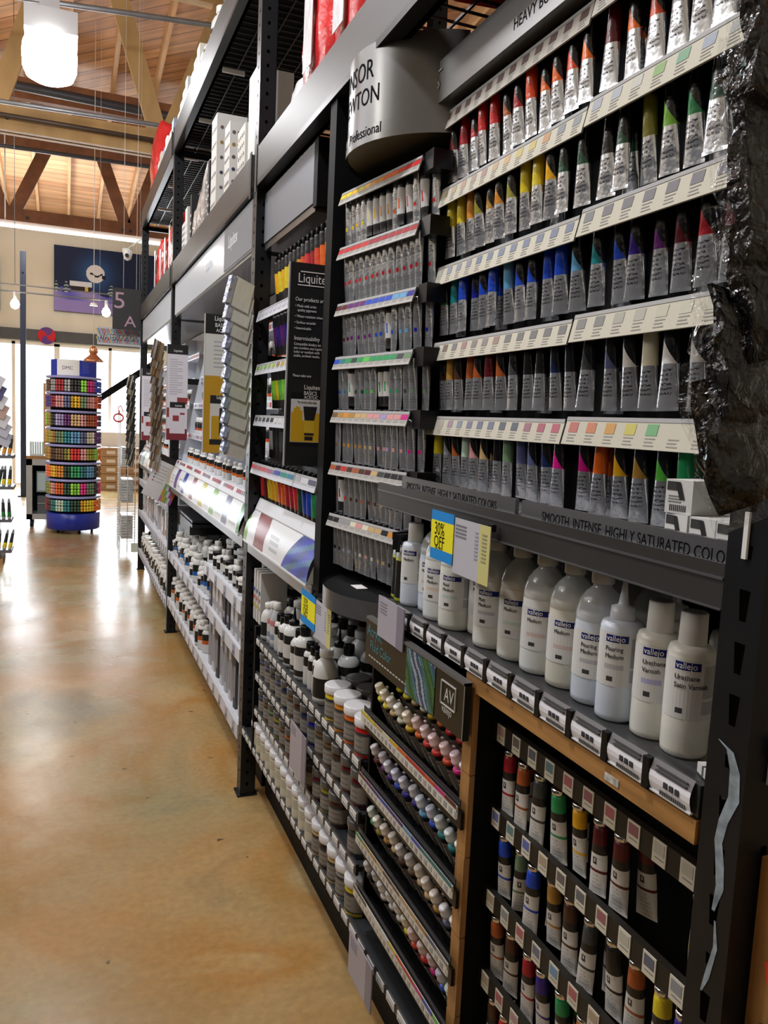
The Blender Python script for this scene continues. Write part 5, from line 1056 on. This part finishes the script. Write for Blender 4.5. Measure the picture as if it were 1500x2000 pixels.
def blade(y, x0, x1, z0, z1, kind, lab):
    e = empty('blade_sign', (0, 0, 0)); tag(e, lab, 'sign'); T = .008
    g = MB(); w, h = x1-x0, z1-z0
    R = lambda u0, u1, v0, v1, c, d: g.box((x0+w*u0, y-d*.25, z0+h*v0), (x0+w*u1, y-d*.25+.0002, z0+h*v1), 0, c)
    basec = dict(black=(.016, .017, .018), white=(.70, .68, .74), gold=(.62, .63, .60))[kind]
    g.box((x0, y, z0), (x1, y+T, z1), 0, basec)
    g.box((x0-.004, y-.001, z0), (x0, y+T, z1), 0, (.35, .36, .37) if kind == 'black' else (.55, .53, .5))
    if kind == 'gold':
        R(0, 1, 0, .56, (.48, .27, .02), .001); R(0, 1, .86, 1, (.02, .02, .02), .001); R(.2, .95, .06, .42, (.02, .02, .02), .0018); R(.2, .95, .10, .36, (.6, .6, .55), .0026); R(.25, .95, .10, .27, (.5, .3, .02), .0034); R(.5, .8, .12, .33, (.03, .03, .03), .0042)
        for q in range(7): R(.28, .9, .80-q*.030, .808-q*.030, (.35, .36, .36), .0018)
    if kind == 'white':
        R(0, 1, .90, 1, (.02, .02, .02), .001); R(0, 1, 0, .12, (.20, .03, .04), .001); R(.15, .9, .07, .38, (.66, .64, .70), .0018); R(.15, .9, .34, .40, (.02, .02, .02), .0026); R(.3, .6, .20, .26, (.3, .04, .05), .0026); R(.65, .88, .27, .29, (.3, .04, .05), .0026); R(.5, 1, .38, .45, (.28, .05, .05), .0014); R(0, .12, .24, .34, (.28, .05, .05), .0014)
        for q in range(16): R(.12, .75 if q % 3 else .5, .84-q*.024, .848-q*.024, (.42, .42, .48), .0018)
    if kind == 'black':
        R(.10, .95, .10, .37, (.008, .008, .01), .0012); R(.10, .95, .12, .335, (.72, .73, .76), .002)
        for i in range(16):
            hh = .24+.03*math.sin(i*.7)+(.03 if i < 5 else 0); R(.11+i*.052, .11+(i+1)*.052, .122, hh, (.70, .42, .02), .0028)
        g.quad([(x0+w*.38, y-.00085, z0+h*.30), (x0+w*.70, y-.00085, z0+h*.30), (x0+w*.64, y-.00085, z0+h*.23), (x0+w*.42, y-.00085, z0+h*.23)], 0, (.02, .02, .02)); R(.42, .64, .165, .23, (.75, .50, .04), .0036); R(.42, .64, .155, .167, (.02, .02, .02), .0040); R(.43, .62, .13, .15, (.02, .02, .02), .0036)
    build('board', g, PAINT, e)
    tx = lambda s, sz, u, v, mt, xs=.8, **k: text(s, sz, basis((x0+w*u, y-.0013, z0+h*v), *NEAR), e, mt, xs=xs, ext=.0003, **k)
    if kind == 'black':
        tx('Liquitex', .040, .16, .905, WINK, .82); g2 = MB()
        g2.box((x0+w*.22, y-.0012, z0+h*.955), (x0+w*.86, y-.0008, z0+h*.960)).box((x0+w*.16, y-.0012, z0+h*.890), (x0+w*.86, y-.0008, z0+h*.895)); build('logo_rule', g2, WINK, e)
        tx('Our products are:', .0165, .12, .815, WINK); 
        for q, s in enumerate(('• Made with artist', '   quality pigments', '• Water-resistant when dry', '• Surface versatile', '• Intermixable')): tx(s, .0115, .12, (.785, .765, .735, .705, .677)[q], WINK)
        tx('Intermixability', .0175, .12, .625, WINK)
        for q, s in enumerate(('Compatible binders let', 'you combine any Liquitex', 'color or medium with', 'stable, archival results.')): tx(s, .0115, .12, .600-q*.019, WINK)
        tx('Please take one', .0115, .12, .445, WINK); tx('Liquitex', .020, .38, .385, WINK, .8); tx('BASICS', .017, .38, .357, WINK); tx('ACRYLIC', .014, .39, .338, WINK); tx('The everyday quality range', .007, .24, .318, INK)
    if kind == 'gold': tx('Liquitex', .030, .28, .955, WINK, .8); tx('BASICS', .026, .30, .91, WINK); tx('ACRYLIC', .022, .34, .875, WINK); tx('Liquitex', .024, .40, .395, WINK, .7)
    if kind == 'white': tx('Liquitex', .022, .30, .925, WINK, .8); tx('Liquitex', .018, .40, .355, WINK, .8)
    return e
blade(2.40, .628, .768, 1.405, 2.018, 'black', 'tall black blade sign with white lettering and yellow tube leaflet')
blade(3.80, .600, .745, 1.372, 2.012, 'gold', 'tall white and mustard blade sign beside the white packets')
blade(5.45, .620, .752, 1.372, 1.995, 'white', 'tall white blade sign with dark red blots and leaflet')
blade(7.3, .62, .74, 1.30, 1.92, 'white', 'narrow white blade sign with orange patch in the far bay')
# leaflet holder leaning out from the third upright
lf = MB().box((0, -.002, 0), (.21, 0, .30), 0, (.68, .68, .70)).box((0, -.003, .26), (.21, -.002, .30), 0, (.02, .02, .02))
for q, c in enumerate(((.05, .1, .4), (.1, .25, .1), (.4, .05, .1), (.15, .12, .2), (.05, .15, .15), (.5, .15, .1))): lf.lathe([(.006, 0), (.006, .001)], 10, 0, c, Matrix.Translation((.03, -.003, .225-q*.022)) @ Matrix.Rotation(PI/2, 4, 'X')); lf.box((.045, -.003, .224-q*.022), (.10, -.002, .227-q*.022), 0, (.3, .3, .35))
for q in range(18):
    for p in range(5): lf.quad([(.12+p*.018, -.0026, q*.014), (.138+p*.018, -.0026, q*.014), (.138+p*.018, -.0026, q*.014+.014), (.12+p*.018, -.0026, q*.014+.014)], 0, [(.5, .2, .3), (.55, .35, .05), (.2, .4, .15), (.6, .6, .55), (.3, .1, .3), (.5, .12, .03)][(p+q//3) % 6])
tag(build('leaflet', lf, PAINT, loc=(.48, 5.62, 1.0), rot=(0, .42, 0)), 'tilted white leaflet with colour dots hanging before the third upright', 'leaflet')

# ---- second and far bays: upper white shelving with small bottles
for bi, (y0, y1) in ((1, (3.2, 5.6)), (2, (5.8, 8.0))):
    e = empty('white_shelf_unit', (0, 0, 0)); tag(e, 'white upper shelf unit with small bottles in the %s bay' % BN[bi], 'shelf unit')
    build('back_panel', MB().box((1.0, y0, 1.20), (1.02, y1, 2.18)), WHITE, e)
    ym = y0+(y1-y0)*.45
    for yy in (y0+.02, ym, y1-.02): build('divider_panel', MB().quad([(.74, yy, 1.22), (1.0, yy, 1.22), (1.0, yy, 2.15), (.92, yy, 2.15)]).quad([(.74, yy+.01, 1.22), (1.0, yy+.01, 1.22), (1.0, yy+.01, 2.15), (.92, yy+.01, 2.15)]), WHITE, e)
    for zi, (z, xf) in enumerate(((1.23, .72), (1.42, .78), (1.62, .82), (1.80, .86), (1.98, .88))):
        build('shelf_panel', MB().box((xf, y0, z-.012), (1.0, y1, z)).box((xf-.004, y0, z-.035), (xf, y1, z+.003)), WHITE, e)
        if zi: 
            t = MB()
            for q in range(int((y1-y0)/.05)): t.box((xf-.005, y0+.02+q*.05, z-.026), (xf-.004, y0+.05+q*.05, z-.006), 0, rnd.choice([(.5, .06, .08), (.25, .26, .4), (.5, .5, .55), (.55, .1, .1)]))
            build('price_strip', t, PAINT, e)
        for i in range(int((y1-y0-.1)/(.085 if bi == 1 else .13))):
            yy = y0+.06+i*(.085 if bi == 1 else .13)+rnd.uniform(-.01, .01)
            if (zi == 0 and i % 3 == 2) or (bi == 2 and zi in (3, 4)) or (zi == 4 and i % 2): continue
            bottle('tiny' if zi else 'orange', 'tinycap' if zi else 'white', xf+.05, yy, z, 'small %s bottle, %s from right, %s upper shelf, %s bay' % ('red and black' if zi else 'black and red', NTH[min(i, 27)], NTH[zi], BN[bi]), 'small bottles on the white upper shelves', 1.3 if zi else .72)
    build('header_box', MB().box((.68, y0, 2.20), (.95, y1, 2.395)), mat('white_header', (.62, .66, .74), .25, .15), e)
    if bi == 1:
        build('header_card', MB().box((.677, 3.2, 2.205), (.68, 3.80, 2.39)), mat('grey_header', (.17, .18, .21), .45, .1), e); text('Liquitex', .08, basis((.6765, 3.70, 2.29), *AISLE), e, WINK, xs=.8); text('Liquitex', .08, basis((.6765, 4.35, 2.29), *AISLE), e, mat('pale_blue_ink', (.7, .75, .85), .5), xs=.8)
    build('header_underside', MB().box((.685, y0, 2.185), (1.0, y1, 2.199)), SILVERPRINT, e)

# ---- second bay lower shelves
def row(kinds, x, y0, y1, z, where, grp, step=.0):
    y, i = y0, 0; R_ = dict(tub=.040, jug=.038, gesso=.030, orange=.028, blue=.028, slim=.022, clear=.026)
    while y < y1 and i < 27:
        k_, c_, s_ = kinds[i % len(kinds)]; r_ = R_[k_]*s_; y += r_
        bottle(k_, c_, x+rnd.uniform(-.008, .008), y, z, 'white %s, %s from right %s' % (dict(tub='tub', jug='jug', gesso='bottle', orange='orange labelled bottle', blue='blue labelled bottle', slim='slim bottle', clear='clear bottle')[k_], NTH[i], where), grp, s_); y += r_+.006+step+rnd.uniform(0, .006); i += 1
WSH = WHITE
shelf('white lowest shelf of the second bay', 3.19, 5.66, .262, WSH, .055, PX, tags=(.16, .2, (.5, .45, .5)))
shelf('white middle shelf in the far half of the second bay', 4.14, 5.66, .590, WSH, .05, PX, tags=(.2, .2, (.4, .4, .5)))
shelf('white lower middle shelf in the near half of the second bay', 3.19, 4.12, .585, WSH, .05, PX, tags=(.2, .2, (.4, .4, .5)))
shelf('white upper middle shelf in the near half of the second bay', 3.19, 4.12, .790, WSH, .05, PX, tags=(.2, .2, (.4, .4, .5)))
row([('orange', 'white', 1.1), ('orange', 'jugcap', 1.2), ('jug', 'jugcap', 1.1)], .72, 4.25, 5.6, .262, 'in front, lowest shelf, second bay', 'white bottles in the second bay')
row([('jug', 'jugcap', 1.3), ('gesso', 'white', 1.2)], .81, 4.25, 5.6, .262, 'in rear, lowest shelf, second bay', 'white bottles in the second bay')
row([('blue', 'white', 1.0), ('blue', 'jugcap', 1.25), ('blue', 'white', 1.0), ('tub', 'lidw', .9)], .72, 4.18, 5.6, .590, 'in front, far middle shelf, second bay', 'white bottles in the second bay')
row([('jug', 'jugcap', 1.3), ('blue', 'jugcap', 1.3)], .82, 4.25, 5.6, .590, 'in rear, far middle shelf, second bay', 'white bottles in the second bay')
row([('slim', 'white', .9), ('tub', 'lidw', .8), ('tub', 'lid', .9), ('gesso', 'white', .9)], .72, 3.24, 4.1, .790, 'in front, upper middle shelf, second bay', 'white tubs in the second bay')
row([('tub', 'lid', 1.25), ('jug', 'jugcap', 1.2), ('tub', 'lidw', 1.2)], .83, 3.24, 4.1, .790, 'in rear, upper middle shelf, second bay', 'white tubs in the second bay')
for i in range(9):
    c = rnd.choice([(.05, .05, .06), (.6, .6, .62), (.1, .1, .12), (.65, .6, .58)]); yy = 3.24+i*.095
    g = MB().box((0, 0, 0), (.14, .06, rnd.choice((.10, .13, .15))), 0, c).box((-.001, .01, .03), (0, .05, .06), 0, (.35, .35, .4)); tag(build('kit_box', g, PAINT, loc=(.69, yy, .586)), 'upright kit box, %s from the right on the lower middle shelf, second bay' % NTH[i], 'box', 'kit boxes in the second bay')
for i in range(8):
    c = ((.62, .62, .64), (.08, .08, .09), (.66, .62, .6), (.5, .5, .54))[i % 4]; yy = 3.28+i*.11
    g = MB().box((0, 0, 0), (.22, .035, .24+.03*(i % 3)), 0, c).box((-.001, .006, .05), (0, .028, .19), 0, (.3, .3, .33)); tag(build('upright_pad', g, PAINT, loc=(.70, yy, .262), rot=(0, 0, .1)), 'tall upright packet, %s from the right on the lowest shelf, second bay' % NTH[i], 'packet', 'tall packets in the second bay')
tag(build('dark_tray_stack', MB().box((.72, 4.9, .86), (1.0, 5.6, .88), 0, (.03, .03, .035)).box((.72, 4.9, .89), (1.0, 5.6, .905), 0, (.05, .05, .06)).box((.72, 5.0, .80), (1.0, 5.6, .86), 0, (.02, .02, .02)), GLOSS), 'stack of flat black packs above the blue labelled bottles', 'packs')
# far bay
for z, nm in ((.215, 'lowest'), (.595, 'second'), (.90, 'third')): shelf('white %s shelf of the far bay' % nm, 5.76, 8.07, z, WSH, .05, PX, tags=(.12, .25, (.3, .3, .42)))
row([('jug', 'jugcap', 1.15), ('gesso', 'jugcap', 1.2), ('jug', 'jugcap', 1.1), ('orange', 'jugcap', 1.2)], .725, 5.8, 8.0, .215, 'in front, lowest shelf, far bay', 'white bottles in the far bay')
row([('jug', 'jugcap', 1.4)], .83, 5.8, 8.0, .215, 'in rear, lowest shelf, far bay', 'white bottles in the far bay')
for zi, z in enumerate((.595, .90)):
    for i in range(20):
        c = rnd.choice([(.45, .46, .5), (.6, .6, .63), (.1, .1, .12), (.5, .4, .35), (.55, .56, .6)]); g = MB().box((0, 0, 0), (.05, .07, rnd.uniform(.13, .22 if not zi else .12)), 0, c).box((-.002, .01, .03), (0, .06, .07), 0, rnd.choice([(.2, .2, .22), (.5, .2, .1), (.7, .7, .7)]))
        tag(build('boxed_set', g, GLOSS, loc=(.70+rnd.uniform(0, .02), 5.82+i*.108, z), rot=(0, 0, rnd.uniform(-.2, .2))), 'small boxed set, %s from the right on the %s shelf of the far bay' % (NTH[i], ('second', 'third')[zi]), 'box', 'boxed sets in the far bay')
tag(build('price_flag', MB().box((.60, 8.05, .18), (.665, 8.055, .27), 0, (.65, .7, .62)), PAINT), 'white price flag sticking out at the far end of the lowest shelf', 'card')

# ---- goods on the middle and top decks
def crate(x, y, z, sx, sy_, sz, c, lab, nm='carton', cat='box', grp=None, detail=None, rz=0):
    g = MB().box((0, 0, 0), (sx, sy_, sz), 0, c)
    if detail == 'dots':
        for a in range(4):
            for b in range(7):
                dc = [(.1, .1, .1), (.3, .2, .05), (.15, .1, .1), (.05, .05, .1)][(a+b) % 4]
                g.lathe([(.009, 0), (.009, .001)], 8, 0, dc, Matrix.Translation((0, sy_*(.17+a*.22), sz*(.1+b*.13))) @ Matrix.Rotation(-PI/2, 4, 'Y')); g.lathe([(.009, 0), (.009, .001)], 8, 0, dc, Matrix.Translation((sx*(.17+a*.22), 0, sz*(.1+b*.13))) @ Matrix.Rotation(PI/2, 4, 'X'))
    if detail == 'text':
        for a in range(4): g.box((sx*.15, -.001, sz*(.3+a*.12)), (sx*.8, 0, sz*(.34+a*.12)), 0, (.6, .6, .6)); g.box((-.001, sy_*.15, sz*(.3+a*.12)), (0, sy_*.8, sz*(.34+a*.12)), 0, (.5, .5, .5))
    o = build(nm, g, PAINT, loc=(x, y, z), rot=(0, 0, rz)); tag(o, lab, cat, grp); return o
MZ = 2.456+.016
Wc, Kc = (.66, .65, .62), (.025, .025, .028)
ys = [3.22, 3.45, 3.62, 3.80, 3.98, 4.2, 4.45, 4.65, 4.9, 5.1, 5.3, 5.48]
crate(.70, 3.85, 2.475, .11, .13, .42, Wc, 'tall white box with dark round samples on the middle deck', grp='boxes on the middle deck', detail='dots')
crate(.69, 4.15, 2.475, .15, .15, .55, Wc, 'tallest white sample box with dot pattern reaching above its neighbours', grp='boxes on the middle deck', detail='dots')
crate(.70, 3.30, 2.475, .15, .14, .45, (.68, .68, .66), 'plain white box beside the second upright on the middle deck', grp='boxes on the middle deck')
crate(.71, 3.55, 2.475, .12, .16, .32, (.62, .60, .55), 'cream box with dot samples nearest the second upright', grp='boxes on the middle deck', detail='dots')
crate(.70, 4.42, 2.475, .12, .05, .40, Kc, 'black printed box right of the clear bags on the middle deck', grp='boxes on the middle deck', detail='text')
crate(.70, 4.32, 2.475, .12, .06, .28, Kc, 'short black printed box on the middle deck', grp='boxes on the middle deck', detail='text')
crate(.70, 5.05, 2.475, .12, .06, .38, Kc, 'black box with white print left of the clear bags', grp='boxes on the middle deck', detail='text')
crate(.69, 5.15, 2.475, .14, .10, .33, Wc, 'white box left of the black printed box on the middle deck', grp='boxes on the middle deck', detail='text')
crate(.70, 5.33, 2.475, .13, .14, .28, (.6, .6, .63), 'pale grey box nearest the third upright on the middle deck', grp='boxes on the middle deck', detail='dots')
def bag(x, y, z, sx, sy_, sz, mt, lab, nm, cat, seed, label=True, grp=None):
    r = random.Random(seed); g = MB(); nu, nv = 14, 10; 
    for j in range(nv+1):
        v = j/nv; pin = 1-.25*(v**3)-.05*(1-v)
        for i in range(nu):
            a = 2*PI*i/nu; cx = math.copysign(abs(math.cos(a))**.5, math.cos(a)); cy_ = math.copysign(abs(math.sin(a))**.5, math.sin(a)); k = 1+r.uniform(-.09, .09)
            g.v.append((cx*sx/2*pin*k*(1-.6*max(0, v-.75)*4*.5), cy_*sy_/2*pin*k, v*sz*(1+r.uniform(-.02, .02))))
    for j in range(nv):
        for i in range(nu): i2 = (i+1) % nu; g.face((j*nu+i, j*nu+i2, (j+1)*nu+i2, (j+1)*nu+i), 0, (1, 1, 1), True)
    g.face(tuple(range(nu))[::-1]); g.face(tuple(nv*nu+i for i in range(nu)))
    o = build(nm, g, mt, loc=(x, y, z)); tag(o, lab, cat, grp)
    if label: build('label', MB().box((-sx*.56, -sy_*.22, sz*.18), (-sx*.55, sy_*.12, sz*.8)).box((-sx*.18, -sy_*.56, sz*.1), (sx*.2, -sy_*.55, sz*.7)), mat('white_bag_label', (.72, .72, .76), .25, bump=(20, .6)), o)
    return o
bag(.765, 2.47, 2.475, .17, .26, .66, RED, 'large red plastic bag with white label on the nearest middle deck', 'red_bag', 'bag', 3, grp='red bags')
bag(.775, 2.17, 2.475, .19, .26, .62, RED, 'red plastic bag nearest the camera on the middle deck', 'red_bag', 'bag', 5, grp='red bags')
bag(.725, 2.68, 2.475, .08, .11, .17, mat('white_bag_label', (.72, .72, .76), .25, bump=(20, .6)), 'small white crumpled bag left of the red bags', 'white_bag', 'bag', 9, False)
bag(.86, 1.45, 2.475, .3, .5, .45, RED, 'red bag lying on the deck above the foil tube panels', 'red_bag', 'bag', 12, False, 'red bags')
for i, (yy, hh) in enumerate(((4.58, .44), (4.72, .36), (4.86, .30))): bag(.76, yy, 2.475, .16, .11, hh, mat('silvery_packaging', (.42, .37, .34), .2, bump=(25, .8), noise=(9, .5)), 'crinkled clear wrapped pack, %s of three from the right on the middle deck' % NTH[i], 'wrapped_pack', 'pack', 20+i, False, 'wrapped packs on the middle deck')
for i, yy in enumerate((5.92, 6.2, 6.5, 6.9)): bag(.76, yy, 2.475, .16, .20, .46-.04*(i % 3), RED, 'red plastic bag, %s from the right on the middle deck of the far bay' % NTH[i], 'red_bag', 'bag', 30+i, True, 'red bags')
for i in range(4): crate(1.12, 3.3+i*.32, 2.475, .14, .24, .12+.08*(i % 2), (Kc, (.3, .04, .05), Wc, (.1, .1, .12))[i], '%s box in the rear of the middle deck, %s from the right' % (('black', 'dark red', 'white', 'charcoal')[i], NTH[i]), grp='rear boxes on the middle deck')
for i in range(4): crate(.98, 2.1+i*.25, 2.475, .16, .18, .12+.03*(i % 3), ((.05, .05, .05), (.3, .05, .04), (.55, .5, .3), Kc)[i], '%s box behind the red bags, %s from the right' % (('dark', 'red', 'tan', 'black')[i], NTH[i]), grp='rear boxes on the nearest deck')
# top deck goods
TZt = 3.33
tb_k = [('gesso', 'noz'), ('jug', 'jugcap'), ('orange', 'white'), ('gesso', 'jugcap')]
for i in range(7): bottle(*tb_k[(2+i) % 4], .72, 3.95+i*.10, TZt, 'white bottle standing on the top deck, %s from the right' % NTH[i], 'bottles on the top deck', 1.5-.1*(i % 3))
for i in range(9): crate(.69, 4.66+i*.12, TZt, .12, .10, .18+.03*((i*7) % 4), ((.7, .7, .7), (.74, .72, .66), (.6, .64, .66))[i % 3], 'white carton on the top deck, %s from the right in the second bay' % NTH[i], grp='cartons on the top deck')
for i in range(9): crate(.69, 5.8+i*.13, TZt, .12, .11, .16+.04*((i*5) % 3), ((.66, .64, .6), (.3, .35, .45), (.6, .6, .6), (.5, .45, .4))[i % 4], 'pale carton on the top deck, %s from the right in the far bay' % NTH[i], grp='cartons on the top deck')
bag(.78, 7.35, TZt, .22, .5, .62, RED, 'red gift bag on the top deck of the far bay', 'red_bag', 'bag', 77, False, 'red bags')
for i in range(5): tag(build('tag_string', MB().box((PX+.05, 4.2+i*.75, 3.24), (PX+.16, 4.215+i*.75, 3.26)), WPLAST), 'pale cable tie under the top deck, %s from the right' % NTH[i], 'tie', 'cable ties under the top deck')

# ---- hanging clip strips
def packet(w, h, t, mts, seed):
    r = random.Random(seed); g = MB(); n = 6
    for j in range(n+1):
        v = j/n; d = t*(.25+.75*math.sin(PI*min(1, v*1.0)*.9))
        for i in range(5):
            u = i/4-.5; g.v.append((u*w*(1+r.uniform(-.03, .03)), -d*(1-abs(u)*1.5)*.5+r.uniform(-.1, .1)*t, -v*h))
    base = len(g.v)
    for j in range(n+1):
        v = j/n; d = t*(.25+.75*math.sin(PI*v*.9))
        for i in range(5): u = i/4-.5; g.v.append((u*w*(1+r.uniform(-.03, .03)), d*(1-abs(u)*1.5)*.5+r.uniform(-.1, .1)*t, -v*h))
    for B in (0, base):
        for j in range(n):
            for i in range(4): q = (B+j*5+i, B+j*5+i+1, B+(j+1)*5+i+1, B+(j+1)*5+i); g.face(q if B == 0 else q[::-1], 0, (1, 1, 1), True)
    for j in range(n):
        for i in (0, 4): g.face((j*5+i, (j+1)*5+i, base+(j+1)*5+i, base+j*5+i))
    for i in range(4):
        g.face((i, i+1, base+i+1, base+i)); g.face((n*5+i, n*5+i+1, base+n*5+i+1, base+n*5+i))
    return g
WP = mat('cream_packet', (.62, .62, .54), .3, bump=(20, .4)); BF = mat('blue_silver_film', (.45, .50, .66), .12, .5, bump=(30, 1.2))
for i in range(11):
    z = 2.055-i*.055
    e = empty('hanging_packet', (.615, 3.06, z), (-.10, .30, .35)); tag(e, 'cream packet in shiny film at the second upright, %s from top' % NTH[i], 'packet', 'cream packets on the clip strip')
    build('content', MB().box((-.030, -.012, -.115), (.050, .012, .0)), WP, e); build('film', MB().box((-.052, -.014, -.112), (-.030, .010, -.004)), BF, e)
tag(build('clip_strip', MB().box((.615, 3.075, 1.40), (.635, 3.078, 2.16)), CLEARP), 'clear clip strip hanging at the second upright', 'clip strip')
for j, (px_, py_, zt, n_, who) in enumerate(((.59, 5.62, 2.04, 14, 'third'), (.60, 8.02, 1.90, 14, 'last'))):
    for i in range(n_):
        z = zt-i*.056; e = empty('brush_pack', (px_, py_, z), (-.15, .35, .5)); tag(e, 'brush pack hanging at the %s upright, %s from the top' % (who, NTH[i]), 'brush pack', 'brush packs at the %s upright' % who)
        g = MB()
        for q in range(8): c = rnd.choice([(.35, .22, .10), (.45, .40, .32), (.12, .07, .04), (.5, .5, .5)] if j == 0 else [(.02, .02, .02), (.5, .45, .35), (.05, .05, .05)]); g.rod((-.036+q*.0105, .003*(q % 2), -.155), (-.036+q*.0105, .003*(q % 2), -.02), .0056, 6, 0, c)
        build('brushes', g, GLOSS, e); build('film', packet(.085, .17, .018, None, 50+i), FILM, e)
# black-filled bags at the nearest upright
BC = mat('black_bag_content', (.004, .004, .005), .22, bump=(38, 1.6), spec=.4)
for i in range(8):
    z = 2.075-i*.064; xo = -.018*math.sin(i*.9)-.006*i+.012
    e = empty('hanging_bag', (.572+xo*.6, .560-.004*(i % 3), z), (-.20, .12*(-1)**i-.08, .30)); tag(e, 'clear bag of black pieces hanging by the nearest upright, %s from the top' % NTH[i], 'bag', 'clear bags of black pieces')
    g = packet(.150, .115, .050, None, 300+i)
    build('content', g, BC, e, loc=(.004*(-1)**i, 0, -.016)); build('film', packet(.185, .145, .062, None, 80+i), FILM, e)
tag(build('clip_strip', MB().box((.60, .585, 1.47), (.62, .588, 2.15)), CLEARP), 'clear clip strip holding the bags at the nearest upright', 'clip strip')
# wooden end cabinet right of the nearest upright
wd = build('wood_panel', MB().box((.70, .30, .0), (.72, .60, 1.105)), OAK); tag(wd, 'oak side panel at the right picture edge behind the nearest upright', 'panel')
build('paint_mark', MB().quad([(.6985, .582, .995), (.6985, .570, 1.004), (.6985, .556, 1.002), (.6985, .548, .990), (.6985, .552, .974), (.6985, .562, .960), (.6985, .572, .962), (.6985, .578, .978)]).box((.698, .54, .845), (.6995, .58, .87)), mat('orange_red_paint', (.75, .06, .02), .5), wd); build('knob', MB().rod((.69, .57, .915), (.70, .57, .915), .014).rod((.675, .57, .915), (.69, .57, .915), .007), BPLAST, wd)
